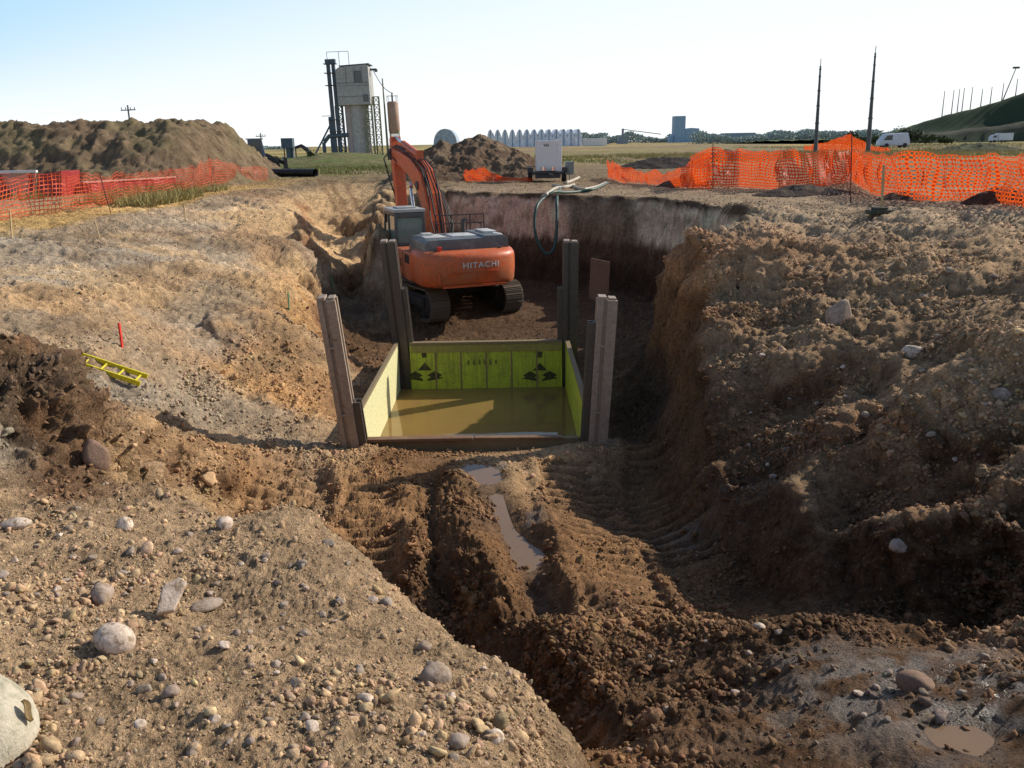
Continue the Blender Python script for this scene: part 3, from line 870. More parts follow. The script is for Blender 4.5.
M['clod'] = scatter_mat('soil_clod', .9)
M['gravel'] = scatter_mat('gravel_stone', .5)


def murk(name, col, rough=.05, scale=3.0, str_=.08):
    t = NT(name); g = t.gen()
    n = t.noise(scale, 3, .5, g); n2 = t.noise(.9, 4, .6, g)
    c = t.mix(col, [v * .7 for v in col], n2)
    t.b.inputs['IOR'].default_value = 1.33
    return t.set(col=c, rough=rough, spec=.5, nrm=t.bump(n, str_, .02))


M['water'] = murk('murky_water', (.29, .185, .06), .02, 2.5, .05)
M['puddle'] = murk('muddy_puddle', (.24, .15, .085), .06, 5, .04)
# ------------------------------------------------------------------ loose soil and stones (too many to count)
def ico(sub):
    bm = bmesh.new(); bmesh.ops.create_icosphere(bm, subdivisions=sub, radius=1)
    v = np.array([q.co[:] for q in bm.verts]); f = np.array([[q.index for q in p.verts] for p in bm.faces]); bm.free()
    return v, f


def shapes(sub, n, amp, seed, facet=0):
    v, f = ico(sub); out = []
    for i in range(n):
        s = 1 + amp * fbm(v[:, 0] * 1.2 + i * 9, v[:, 1] * 1.2, v[:, 2] * 1.2, octv=3, seed=seed)
        w_ = v * s[:, None]
        for k in range(facet):
            nn = RNG.normal(size=3); nn /= np.linalg.norm(nn); h = RNG.uniform(.55, .85)
            dd = w_ @ nn; w_ = w_ - np.maximum(dd - h, 0)[:, None] * nn * .9
        out.append(w_)
    return out, f


Nf = gnorm(X2, Y2, Z2)
area = np.zeros_like(X2)
area[:-1, :-1] = np.abs((X2[1:, :-1] - X2[:-1, :-1]) * (Y2[:-1, 1:] - Y2[:-1, :-1]) - (X2[:-1, 1:] - X2[:-1, :-1]) * (Y2[1:, :-1] - Y2[:-1, :-1]))
area /= np.clip(Nf[..., 2], .25, 1)
inview = (np.abs(np.degrees(np.arctan2(X2, Y2))) < 40) & (R0 < 60)
clear = (inside_shield(X2, Y2, .25) < 0)


def scatter(name, dens, count, smin, smax, power, shp, faces, mat, tint, sink=.3, flat=(.6, 1), label='', minpx=1.2, tintvar=.25):
    wgt = (area * dens * inview * clear)
    wgt = wgt / np.maximum(R0, 2.0) ** 1.3
    pr = wgt.ravel() / wgt.sum()
    idx = RNG.choice(pr.size, count, p=pr)
    d_ = R0.ravel()[idx]
    uu = RNG.random(count)
    lo = np.maximum(smin, minpx * d_ / 850 * .5)
    size = lo * (1 - uu * (1 - (lo / smax) ** power)) ** (-1 / power)
    size = np.clip(size, lo, smax)
    nvp = shp[0].shape[0]; nfp = faces.shape[0]
    pos = np.stack([X2.ravel()[idx], Y2.ravel()[idx], Z2.ravel()[idx]], -1)
    nn = Nf.reshape(-1, 3)[idx]
    base = np.stack([colr.reshape(-1, 3)[idx]], 0)[0]
    sel = RNG.integers(0, len(shp), count)
    V = np.stack(shp)[sel]
    sc = np.stack([RNG.uniform(.75, 1.2, count), RNG.uniform(.75, 1.2, count), RNG.uniform(flat[0], flat[1], count)], -1)
    V = V * sc[:, None]
    a = RNG.uniform(0, 2 * PI, count); ca_, sa_ = np.cos(a), np.sin(a)
    tl = RNG.normal(0, .35, (count, 2))
    Vx = V[..., 0] * ca_[:, None] - V[..., 1] * sa_[:, None]; Vy = V[..., 0] * sa_[:, None] + V[..., 1] * ca_[:, None]
    Vz = V[..., 2] + Vx * tl[:, :1] + Vy * tl[:, 1:]
    V = np.stack([Vx, Vy, Vz], -1) * size[:, None, None]
    V += (pos + nn * (size * (1 - 2 * sink) * .5)[:, None] + RNG.normal(0, .01, (count, 3)) * [1, 1, 0])[:, None]
    F = faces[None] + (np.arange(count) * nvp)[:, None, None]
    me = bpy.data.meshes.new(name)
    me.vertices.add(count * nvp); me.vertices.foreach_set('co', V.astype(np.float32).ravel())
    n3 = count * nfp
    me.loops.add(n3 * 3); me.polygons.add(n3)
    me.loops.foreach_set('vertex_index', F.astype(np.int32).ravel())
    me.polygons.foreach_set('loop_start', np.arange(0, n3 * 3, 3, dtype=np.int32))
    me.polygons.foreach_set('use_smooth', np.ones(n3, bool))
    me.update(calc_edges=True)
    tc = np.array(tint)
    cc_ = base * (1 - tc[3]) + tc[:3] * tc[3]
    cc_ = cc_ * RNG.uniform(1 - tintvar, 1 + tintvar, (count, 1)) * (1 + RNG.normal(0, .04, (count, 3)))
    cc_ = np.repeat(np.c_[cc_.clip(.02, .8), np.ones(count)][:, None], nvp, 1)
    at = me.color_attributes.new('Soil', 'FLOAT_COLOR', 'POINT'); at.data.foreach_set('color', cc_.astype(np.float32).ravel())
    me.materials.append(mat)
    o = link(bpy.data.objects.new(name, me))
    props(o, label, name.replace('_', ' '), None, 'stuff')
    return o


lowf = sstep(-.2, .35, fbm(X * 1.6, Y * 1.6, octv=3, seed=120))
gentle = sstep(.5, .2, steep)
floor_m = sstep(-1.2, -1.7, Hs) * sstep(24, 18, R0) * (X < 3.5)
trackm = np.clip(-LUM, 0, 1)
lump = LUM.clip(0, 1)
shp1, f1_ = shapes(1, 12, .7, 200, facet=1)
shp2, f2_ = shapes(2, 14, .9, 210, facet=3)
shpp, fp_ = shapes(2, 14, .5, 220, facet=4)
base_d = (.2 + lowf) * (1 - .6 * sstep(9, 22, R0)) * (1 - .2 * lf_)
clod_d = base_d * (1.0 * right + 2.2 * lump + .9 * floor_m * (1 - trackm) + 1.3 * bench + .45) * (1 - .75 * wet)
scatter('soil_crumbs', clod_d, 95000, .004, .03, 2.3, shp1, f1_, M['clod'], (.1, .07, .04, .12), label='loose crumbs of brown soil strewn over the cut slopes and the pit floor')
shp3, f3_ = shapes(3, 12, 1.0, 230, facet=3)
for q_ in range(len(shp3)):
    v_ = shp3[q_]; shp3[q_] = v_ * (1 + .16 * fbm(v_[:, 0] * 4.5, v_[:, 1] * 4.5, v_[:, 2] * 4.5 + q_, octv=3, seed=77, billow=True))[:, None]
clod_b = lowf * (1.3 * right + 2.6 * lump + .8 * floor_m * (1 - trackm) + .22 * bench + mk * 1.2 + .06) * gentle * (1 - .8 * sstep(12, 24, R0))
scatter('soil_clods', clod_b, 10000, .016, .04, 2.4, shp2, f2_, M['clod'], (.1, .07, .04, .1), label='lumps of dug soil heaped along the ruts, mounds and rubble slope', minpx=3)
clod_c = lowf * (1.0 * right + 2.6 * lump + .5 * floor_m * (1 - trackm) + mk) * gentle * (1 - .8 * sstep(12, 24, R0)) * (1 - bench)
scatter('large_soil_clods', clod_c, 700, .035, .075, 2.6, shp3, f3_, M['clod'], (.1, .07, .04, .1), sink=.62, label='larger broken lumps of soil along the ruts and rubble slope', minpx=5)
grav_d = (1.2 * bench + .6 * right + .15 + .35 * floor_m * lump) * (.4 + lowf) * gentle
scatter('gravel', grav_d, 13500, .004, .024, 2.5, shpp[:8], fp_, M['gravel'], (.30, .235, .185, .6), sink=.35, label='small mixed stones scattered through the soil')
# ------------------------------------------------------------------ stones one can point at
def stone_mesh(name, seed, sub=3, amp=.35, facet=4, scale=(1, 1, .7), mat=None):
    rs = np.random.default_rng(seed)
    v, f = ico(sub)
    v = v * (1 + amp * fbm(v[:, 0] * .9 + seed, v[:, 1] * .9, v[:, 2] * .9, octv=3, seed=seed))[:, None]
    for k in range(facet):
        n = rs.normal(size=3); n /= np.linalg.norm(n); h = rs.uniform(.55, .8)
        dd = v @ n; v = v - np.maximum(dd - h, 0)[:, None] * n * .93
    v = v * np.array(scale)
    v += .012 * fbm(v[:, 0] * 9, v[:, 1] * 9, v[:, 2] * 9, octv=3, seed=seed)[:, None] * v
    me = bpy.data.meshes.new(name); me.from_pydata(v.tolist(), [], f.tolist())
    me.polygons.foreach_set('use_smooth', [True] * len(me.polygons))
    me.materials.append(mat or M['cobble'])
    return me


stone_vars = [stone_mesh('cobble', 300 + i, 3, .35, 4 + i % 5, (1, random.uniform(.7, .95), random.uniform(.5, .8))) for i in range(14)]


def stone(px, py, wpx, name, label, group=None, mesh=None, cat='stone', sc=(1, 1, 1), rot=None, sink=.3, mat=None):
    loc, n = hit(px, py)
    d = (loc - Vector((0, 0, CAMZ))).length
    r = wpx / 2 * d / 850
    o = link(bpy.data.objects.new(name, mesh or random.choice(stone_vars)))
    o.location = loc + Vector((0, 0, r * (1 - 2 * sink) * .6)); o.scale = (r * sc[0], r * sc[1], r * sc[2])
    o.rotation_euler = rot or (random.uniform(-.3, .3), random.uniform(-.3, .3), random.uniform(0, 6.3))
    props(o, label, cat, group)
    return o


# the wedge-shaped slab and the egg-shaped cobble
mb = MB(); mb.prism([(-.075, -.10), (.03, -.085), (.105, .09), (.055, .125), (-.04, .07)], -.035, .035, 'xz')
w_ = mb.build('stone', M['palerock'], None, .014, True, 3)
w_.modifiers.new('round', 'SUBSURF').levels = 2; w_.modifiers['round'].render_levels = 2
loc, _ = hit(168, 612); w_.location = loc + Vector((.015, 0, .075)); w_.rotation_euler = (-.75, .12, .35); w_.scale = (.8, .8, .8)
props(w_, 'pale wedge shaped slab of stone propped on the foreground gravel', 'stone')
stone(116, 648, 37, 'stone', 'smooth egg shaped whitish cobble lying in the foreground gravel', mesh=stone_mesh('stone', 41, 4, .10, 1, (1.0, .8, .74), M['palerock']), rot=(0, .25, -.3), sink=.12)
stone(205, 608, 34, 'stone', 'flat grey stone half sunk beside the pale wedge shaped slab', mesh=stone_mesh('stone', 43, 3, .2, 3, (1.0, .5, .3), M['cobble']), rot=(.1, .1, .7), sink=.35)
stone(838, 318, 28, 'rock', 'pale triangular rock standing on the right rubble slope', mesh=stone_mesh('rock', 61, 3, .25, 9, (1.0, .6, 1.1), M['cobble']), rot=(.1, .6, .2), sink=.3, cat='rock')
stone(95, 462, 34, 'rock', 'reddish boulder at the foot of the dark lumpy soil mound', mesh=stone_mesh('rock', 48, 3, .3, 5, (.7, .7, 1.1), M['redrock']), rot=(.1, .2, .4), cat='rock')
stone(434, 682, 36, 'rock', 'squat brown rock near the brink of the foreground gravel', mesh=stone_mesh('rock', 49, 3, .35, 4, (1, .8, .7)), cat='rock')
stone(456, 746, 26, 'stone', 'brown cobble beside a pale pebble at the bottom edge of the gravel', cat='stone')
stone(494, 740, 20, 'stone', 'pale round pebble at the bottom edge of the foreground gravel', mesh=stone_mesh('stone', 50, 3, .1, 1, (1, .9, .8), M['palerock']))
stone(366, 704, 22, 'stone', 'white angular pebble on the foreground gravel below the brown rock', mesh=stone_mesh('stone', 51, 3, .2, 5, (1, .6, .7), M['palerock']))
stone(224, 527, 20, 'stone', 'pale cobble at the far brink of the foreground gravel', mesh=stone_mesh('stone', 52, 3, .1, 2, (1, .8, .75), M['palerock']))
stone(125, 527, 18, 'stone', 'pale cobble below the dark mound on the left', mesh=stone_mesh('stone', 53, 3, .15, 2, (1, .8, .8), M['palerock']))
stone(16, 527, 26, 'stone', 'long flat pale stone at the left edge of the gravel', mesh=stone_mesh('stone', 54, 3, .15, 2, (1, .6, .4), M['palerock']), rot=(0, 0, .1))
stone(915, 688, 34, 'stone', 'round reddish cobble in the wet mud beside the bottom right puddle', mesh=stone_mesh('stone', 55, 3, .2, 3, (1, .75, .6), M['redrock']))
stone(898, 548, 18, 'stone', 'rounded stone in the shadow of the right mound', mesh=stone_mesh('stone', 56, 3, .3, 4, (1, .8, .8)))
stone(912, 355, 20, 'stone', 'yellowish cobble high on the right rubble slope', mesh=stone_mesh('stone', 57, 3, .1, 2, (1, .8, .8), M['palerock']))
stone(1000, 398, 20, 'stone', 'grey rock in the rubble slope near the right edge', mesh=stone_mesh('stone', 58, 3, .3, 5, (1, .8, .8)))
stone(102, 596, 26, 'clod', 'rounded brown soil clod above the egg shaped cobble', mesh=stone_mesh('clod', 59, 3, .4, 2, (1, .8, .6), M['soil_rock'] if 'soil_rock' in M else M['cobble']), cat='clod')

rr = random.Random(5)
zones = [  # polygon-ish boxes in the photo where cobbles lie: (x0,y0,x1,y1), how many, size px, words
    ((0, 500, 200, 600), 20, (9, 17), 'cobble among the gravel below the dark mound on the left'),
    ((160, 530, 420, 640), 34, (8, 18), 'cobble near the far brink of the foreground gravel'),
    ((60, 640, 500, 760), 44, (9, 22), 'cobble in the foreground gravel close to the camera'),
    ((720, 260, 1010, 400), 26, (6, 12), 'cobble on the upper right rubble slope'),
    ((740, 400, 1010, 480), 14, (7, 13), 'cobble on the rounded mounds of the right bank'),
    ((640, 620, 1000, 740), 24, (7, 15), 'cobble stuck in the churned mud at lower right')]
for (x0, y0, x1, y1), n, (s0, s1), words in zones:
    k = 0; tries = 0
    while k < n and tries < 400:
        tries += 1
        px, py = rr.uniform(x0, x1), rr.uniform(y0, y1)
        if any(math.hypot(px - a, py - b) < 34 for a, b in ((170, 598), (116, 640), (20, 720))): continue
        loc, nr_ = hit(px, py)
        if y0 >= 500 and x0 < 500:
            if loc.z < -1.0 or loc.y > 7: continue
        if nr_.z < .45: continue
        s_ = s0 * .8 + (s1 - s0) * rr.random() ** 2.8
        pale = rr.random() < .16
        m_ = rr.choice(stone_vars)
        if pale:
            m_ = m_.copy() if not m_.get('pale') else m_
            m_.materials[0] = M['palerock']
        o = stone(px, py, s_, 'cobble', ('small pale ' if pale else 'small brown ') + words, group=('pale ' if pale else 'brown ') + words.replace('cobble', 'cobbles', 1), mesh=m_, sink=.3, cat='cobble')
        k += 1

# pale boulder at the lower left corner
bo = link(bpy.data.objects.new('boulder', stone_mesh('boulder', 71, 5, .12, 1, (1, 1.15, .9), M['palerock'])))


def boulder_mat():
    t = NT('chalky_boulder'); g = t.obj()
    n1 = t.noise(3, 7, .7, g); n2 = t.noise(22, 6, .7, g)
    c = t.ramp(n1, [(.3, (.27, .25, .18)), (.5, (.50, .45, .35)), (.7, (.62, .55, .44))])
    c = t.mix(c, t.ramp(n2, [(.3, (.7, .68, .6)), (.7, (1.15, 1.15, 1.12))]), .6, 'MULTIPLY')
    return t.set(col=c, rough=.8, spec=.2, nrm=t.bump(t.math('ADD', n1, t.math('MULTIPLY', n2, .3)), .5, .03))


bo.data.materials[0] = boulder_mat()
bp = P(-18, 742, -.1); bo.location = bp + Vector((-.035, 0, .0)); bo.scale = (.20, .2, .25); bo.rotation_euler = (.1, .15, .4)
props(bo, 'smooth chalky pale boulder cut off by the lower left corner', 'boulder')
mb = MB()
lv = []
for i in range(7):
    for j in range(5):
        a, b = i / 6 - .5, j / 4 - .5
        lv.append((a * .062, b * .03 * math.cos(a * 2.6), .008 * math.sin(a * 5) + .02 * b * b * 2))
mb.add(lv, [(i * 5 + j, i * 5 + j + 1, (i + 1) * 5 + j + 1, (i + 1) * 5 + j) for i in range(6) for j in range(4)])
lf = mb.build('dry_leaf', paint('dry_leaf_brown', (.30, .20, .07), .6, dirt=.4, dirtcol=(.14, .10, .16), scale=30), None, 0, 'all')
d_ = ray(22, 714)
ok, l_, n_, _ = False, None, None, None
bpy.context.view_layer.update()
inv_ = bo.matrix_world.inverted()
ok, l_, n_, _ = bo.ray_cast(inv_ @ Vector((0, 0, CAMZ)), (inv_.to_3x3() @ d_).normalized())
if ok:
    wl = bo.matrix_world @ l_; wn = (bo.matrix_world.to_3x3().inverted().transposed() @ n_).normalized()
    lf.scale = (1.3, 1.25, 1.3); lf.location = wl + wn * .014; lf.rotation_euler = wn.to_track_quat('Z', 'Y').to_euler(); lf.rotation_euler.rotate_axis('Z', 1.3)
else:
    l2, _ = hit(30, 714); lf.location = l2 + Vector((0, 0, .01))
props(lf, 'curled yellow brown leaf lying on the chalky boulder', 'leaf')
# ------------------------------------------------------------------ trench shield (slide-rail shoring box)
XL, XR, YN, YF = -2.52, 1.2, 12.75, 18.6
SHT = empty('trench_shield', ((XL + XR) / 2, (YN + YF) / 2, -2.6))
props(SHT, 'yellow green steel shoring box with four tall rail posts around murky water', 'trench shield')
SHO = Vector(SHT.location)


def L(p): return Vector(p) - SHO


def rail_post(base, top, w, d, step_side, step_top, mat, label=None):
    base = Vector(base); top = Vector(top)
    zz = (top - base).normalized(); yy = Vector((0, 1, 0)); yy = (yy - zz * yy.dot(zz)).normalized(); xx = yy.cross(zz)
    h = (top - base).length + 1.3
    o0 = base - zz * 1.3
    R_m = Matrix((xx, yy, zz)).transposed().to_4x4(); R_m.translation = o0 - SHO
    hw, hd = w / 2, d / 2; g = .035
    # channel section: web with grooves front and back
    out = [(-hw, -hd), (-.02 - g, -hd), (-.02 - g, -hd + g), (.0, -hd + g), (.0, -hd), (hw, -hd), (hw, -.05), (hw - .05, -.05), (hw - .05, .05), (hw, .05), (hw, hd), (.03, hd), (.03, hd - g), (-.03, hd - g), (-.03, hd), (-hw, hd),
           (-hw, .05), (-hw + .05, .05), (-hw + .05, -.05), (-hw, -.05)]
    mb = MB(); mb.prism(out, 0, h, 'xy')
    for q in (.25, .5, .8):    # stiffener collars
        mb.box((0, 0, h * q), (w * .6, d + .012, .03))
    mb.xf(R_m); p = mb.build('post', mat, SHT, .006)
    if label: p['label'] = label
    # torn ragged head of the post
    mb = MB()
    mb.box((-hw * .5, 0, h + .025), (hw * .8, d * .9, .05)); mb.box((hw * .5, .02, h + .015), (hw * .75, d * .8, .03))
    mb.xf(R_m); mb.build('post_head', M['post'], p, .008)
    # shorter guide rail on the inner side
    hh = (Vector(step_top) - base).dot(zz) + 1.3
    mb = MB(); s = step_side
    mb.prism([(s * (hw + .002), -.09), (s * (hw + .115), -.09), (s * (hw + .115), -.05), (s * (hw + .04), -.05), (s * (hw + .04), .05), (s * (hw + .115), .05), (s * (hw + .115), .09), (s * (hw + .002), .09)], 0, hh, 'xy')
    mb.xf(R_m); mb.build('guide_rail', M['post_dark'], p, .004)
    return p


def pxat(px, py, D): return PD(px, py, D)


nlb = Vector((XL - .02, YN - .12, -2.6)); nlt = pxat(327, 299, 12.35)
rail_post(nlb, nlt, .27, .22, 1, P(350, 362, -1.7), M['post'], 'near left post leaning outwards')
nrb = Vector((XR + .13, YN - .10, -2.6)); nrt = pxat(607, 299, 12.6)
rail_post(nrb, nrt, .30, .24, -1, pxat(595, 322, 12.6), M['post'], 'near right post with split head')
blb = Vector((XL + .06, YF + .12, -2.9)); blt = pxat(388, 242, 18.5)
rail_post(blb, blt, .34, .26, 1, pxat(401, 288, 18.6), M['post_dark'], 'dark far left post')
brb = Vector((XR + .12, YF + .12, -2.9)); brt = pxat(570.5, 242, 18.6)
rail_post(brb, brt, .33, .26, -1, pxat(560, 288, 18.6), M['post_dark'], 'dark far right post')


def side_panel(x0, x1, y0, y1, ztop, zbot, mat, label, lipmat, face):
    mb = MB()
    # flat skin with shallow welded seams
    horizontal = abs(x1 - x0) > abs(y1 - y0)
    cx, cy = (x0 + x1) / 2, (y0 + y1) / 2
    mb.box(L((cx, cy, (ztop + zbot) / 2)), (abs(x1 - x0), abs(y1 - y0), ztop - zbot))
    p = mb.build('panel', mat, SHT, .01)
    p['label'] = label
    mb = MB()
    if horizontal:
        mb.box(L((cx, cy, ztop - .02)), (abs(x1 - x0) - .01, abs(y1 - y0) + .04, .06))
        for k in range(1, 6):
            xx = x0 + (x1 - x0) * k / 6
            mb.box(L((xx, y0 - .004 if face < 0 else y1 + .004, (ztop + zbot) / 2 - .1)), (.035, .008, ztop - zbot - .2))
    else:
        mb.box(L((cx, cy, ztop - .0)), (abs(x1 - x0) + .02, abs(y1 - y0) - .01, .05))
    mb.build('top_lip', lipmat, p, .01)
    return p


zt, zb = -2.38, -4.4
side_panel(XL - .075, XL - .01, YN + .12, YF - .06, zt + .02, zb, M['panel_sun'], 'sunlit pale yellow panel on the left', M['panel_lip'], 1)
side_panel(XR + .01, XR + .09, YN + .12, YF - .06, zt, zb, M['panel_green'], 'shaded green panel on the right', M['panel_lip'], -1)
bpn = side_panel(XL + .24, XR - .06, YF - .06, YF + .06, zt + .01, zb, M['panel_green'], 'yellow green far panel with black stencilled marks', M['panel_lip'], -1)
# brown band below the far panel's lip and stencilled three-part marks
mb = MB(); mb.box(L(((XL + XR) / 2 + .09, YF - .075, zt - .13)), (XR - XL - .36, .02, .16)); mb.build('waler_band', M['panel_band'], bpn, .004)
yface = YF - .066


def tri(mb, cx, cz, s, up=True):
    k = 1 if up else -1
    pts = [(cx - s, cz - k * s * .55), (cx + s, cz - k * s * .55), (cx, cz + k * s * .6)]
    mb.add([L((a, yface, b)) for a, b in pts], [(0, 1, 2)])


def diamond(mb, cx, cz, sx, sz):
    mb.add([L((cx - sx, yface, cz)), L((cx, yface, cz - sz)), L((cx + sx, yface, cz)), L((cx, yface, cz + sz))], [(0, 1, 2, 3)])


for px in (425, 540):
    c0 = PD(px, 374, YF - .07)
    mb = MB()
    tri(mb, c0.x, c0.z + .17, .16)
    diamond(mb, c0.x - .22, c0.z - .03, .17, .10); diamond(mb, c0.x + .22, c0.z - .03, .17, .10)
    mb.add([L((c0.x + a, yface - .001, c0.z + b)) for a, b in ((-.42, -.1), (-.05, -.17), (-.05, -.12), (-.22, -.04))], [(0, 1, 2, 3)])
    mb.add([L((c0.x + a, yface - .001, c0.z + b)) for a, b in ((.42, -.1), (.05, -.17), (.05, -.12), (.22, -.04))], [(0, 1, 2, 3)])
    mb.add([L((c0.x + a, yface - .0015, c0.z + b)) for a, b in ((-.05, .38), (.05, .38), (.06, .52), (-.06, .52))], [(0, 1, 2, 3)])
    mk_ = mb.build('stencil_mark', M['black_mark'], bpn)
mb = MB()
for k, (a, h_) in enumerate([(-.35, .1), (-.22, .13), (-.1, .12), (.02, .1), (.14, .13), (.27, .1)]):
    c0 = PD(484, 362, YF - .07)
    mb.add([L((c0.x + a + u_, yface, c0.z + v_)) for u_, v_ in ((-.03, -h_ / 2), (.03, -h_ / 2), (.02, h_ / 2), (-.02, h_ / 2))], [(0, 1, 2, 3)])
mb.build('faded_stencil', paint('faded_stencil_ink', (.15, .19, .03), .6, dirt=.4), bpn)
# near panel, only its muddy upper edge shows above the soil
mb = MB(); mb.box(L(((XL + XR) / 2 - .0, YN + .02, -3.37)), (XR - XL - .28, .10, 1.52))
p = mb.build('panel', M['panel_lip'], SHT, .01); p['label'] = 'near panel sunk in the soil, only its upper edge showing'
mb = MB(); mb.box(L(((XL + XR) / 2 - .85, YN - .02, -2.585)), (1.75, .15, .05)); mb.box(L(((XL + XR) / 2 + .75, YN - .0, -2.60)), (1.4, .12, .045), Matrix.Rotation(.01, 3, 'Y'))
mb.build('top_lip', paint('rusty_brown_edge', (.22, .12, .06), .7, dirt=.5, dirtcol=(.3, .2, .1)), p, .01)

# water in the shield
mb = MB(); nx, ny = 2, 2
wp = [(XL - .02, YN + .08, -3.44), (XR + .02, YN + .08, -3.44), (XR + .02, YF - .05, -3.44), (XL - .02, YF - .05, -3.44)]
mb.add(wp, [(0, 1, 2, 3)]); wo = mb.build('water', M['water']); props(wo, 'murky yellow brown water standing inside the shoring box', None, None, 'structure')


def puddle(out, z, label):
    c = sum(out, Vector()) / len(out)
    grown = [c + (q - c) * 1.25 for q in out]
    mb = MB(); mb.add([c] + grown, [(0, i + 1, (i + 1) % len(out) + 1) for i in range(len(out))])
    o = mb.build('puddle', M['puddle']); props(o, label, None, None, 'structure'); return o
# ------------------------------------------------------------------ excavator
ex = Vector((-2.05, 26.1, -3.05)); HEAD = math.radians(20)
gz = max(drop(ex.x + a, ex.y + b)[0].z for a, b in ((0, 0), (-1, -2), (1, -2), (-1, 2)))
ex.z = min(-2.98, gz) - .02
EX = empty('excavator', ex, HEAD); EX.scale = (.965, .965, .965)
props(EX, 'orange tracked excavator with its boom raised working beyond the shoring box', 'excavator')


def rounded(pts, r=.1, n=4):
    out = []; m_ = len(pts)
    for i in range(m_):
        p0 = Vector(pts[i - 1]); p1 = Vector(pts[i]); p2 = Vector(pts[(i + 1) % m_])
        a = (p0 - p1); b = (p2 - p1); rr_ = min(r, a.length * .45, b.length * .45)
        a = p1 + a.normalized() * rr_; b = p1 + b.normalized() * rr_
        for k in range(n + 1):
            t = k / n; out.append(tuple((1 - t) ** 2 * a + 2 * t * (1 - t) * p1 + t * t * b))
    return out


# tracks: belt of separate shoes round a frame
for sx in (-1, 1):
    cx = sx * 1.25
    yc = 1.88; r = .46; zc = .52
    loop = []
    Ls = 2 * yc; arc = PI * r; tot = 2 * Ls + 2 * arc; nsh = 48
    tr = MB(); tr.box((cx, 0, zc), (.34, 3.7, .5)); tr.box((cx, 0, zc + .02), (.5, 3.3, .28))
    tf = tr.build('track_frame', M['dark'], EX, .03)
    belt = MB()
    for k in range(nsh):
        s = k / nsh * tot
        if s < Ls: y, z, a = -yc + s, zc + r, 0
        elif s < Ls + arc: q = (s - Ls) / r; y, z, a = yc + r * math.sin(q), zc + r * math.cos(q), -q
        elif s < 2 * Ls + arc: y, z, a = yc - (s - Ls - arc), zc - r, -PI
        else: q = (s - 2 * Ls - arc) / r; y, z, a = -yc - r * math.sin(q), zc - r * math.cos(q), -PI - q
        Rm = Matrix.Rotation(a, 3, 'X')
        belt.box((cx, y, z), (.62, tot / nsh * .94, .035), Rm)
        nrm = Rm @ Vector((0, 0, 1)); al = Rm @ Vector((0, 1, 0))
        for q in (-.055, .0, .055):
            belt.box(Vector((cx, y, z)) + nrm * .032 + al * q, (.6, .014, .032), Rm)
    belt.build('track', M['track'], EX)
    wh = MB()
    for yy in (-yc, yc): wh.cyl((cx - .16, yy, zc), (cx + .16, yy, zc), .40, 20)
    for k in range(7): wh.cyl((cx - .17, -1.45 + k * .48, .2), (cx + .17, -1.45 + k * .48, .2), .15, 12)
    wh.build('roller', M['dark'], tf, .01, True)
mb = MB(); mb.box((0, 0, .75), (1.9, 1.6, .4)); mb.cyl((0, 0, .9), (0, 0, 1.12), .75, 24); mb.build('undercarriage', M['dark'], EX, .03)

for ch in list(EX.children):
    ch.rotation_euler = (0, 0, math.radians(10))

# counterweight : rounded in plan, barrel-shaped at the rear
cw_ = MB(); prof = [(-1.46, -1.75), (-1.47, -2.5), (-1.34, -2.93), (-1.05, -3.16), (-.55, -3.29), (0, -3.33), (.55, -3.29), (1.05, -3.16), (1.34, -2.93), (1.47, -2.5), (1.46, -1.75)]
levels = [(1.13, .90, .10), (1.20, .965, .03), (1.32, .99, 0), (1.62, 1.0, 0), (1.95, 1.0, 0), (2.05, .992, .01), (2.12, .965, .05), (2.16, .92, .12)]
vs = []
for z, k, ins_ in levels:
    for x, y in prof: vs.append((x * k, (y + 1.75) * (k ** 2) - 1.75, z))
np_ = len(prof); fs = []
for i in range(len(levels) - 1):
    for j in range(np_ - 1): fs.append((i * np_ + j, i * np_ + j + 1, (i + 1) * np_ + j + 1, (i + 1) * np_ + j))
    fs.append((i * np_ + np_ - 1, i * np_, (i + 1) * np_, (i + 1) * np_ + np_ - 1))
fs.append(tuple(range(np_))[::-1]); fs.append(tuple((len(levels) - 1) * np_ + j for j in range(np_)))
cw_.add(vs, fs)
cwt = cw_.build('counterweight', M['orange'], EX, 0, True)
mb = MB(); mb.box((0, -3.318, 1.60), (1.5, .03, .02)); mb.box((-1.0, -3.20, 1.45), (.05, .03, .28), Matrix.Rotation(-.35, 3, 'Z'))
mb.build('weld_line', M['orange_boom'], cwt)
# lettering on the counterweight
cu = bpy.data.curves.new('lettering', 'FONT'); cu.body = 'HITACHI'; cu.size = .30; cu.extrude = .004; cu.space_character = 1.12; cu.offset = .006
tmp = bpy.data.objects.new('lettering_tmp', cu); COL.objects.link(tmp)
bpy.context.view_layer.update()
lm = bpy.data.meshes.new_from_object(tmp.evaluated_get(bpy.context.evaluated_depsgraph_get()))
COL.objects.unlink(tmp); bpy.data.objects.remove(tmp)
co = np.empty(len(lm.vertices) * 3); lm.vertices.foreach_get('co', co); co = co.reshape(-1, 3)
co[:, 0] -= (co[:, 0].min() + co[:, 0].max()) / 2
xs_ = co[:, 0] * .86 + .20; zs_ = co[:, 1] * .72 + 1.72
pxs = np.array([p[0] for p in prof[1:-1]]); pys = np.array([p[1] for p in prof[1:-1]])
ys_ = np.interp(xs_, pxs, pys) - .010 - co[:, 2]
lm.vertices.foreach_set('co', np.stack([xs_, ys_, zs_], -1).ravel())
lm.materials.clear(); lm.materials.append(M['white_letter'])
lo = link(bpy.data.objects.new('lettering', lm), cwt)

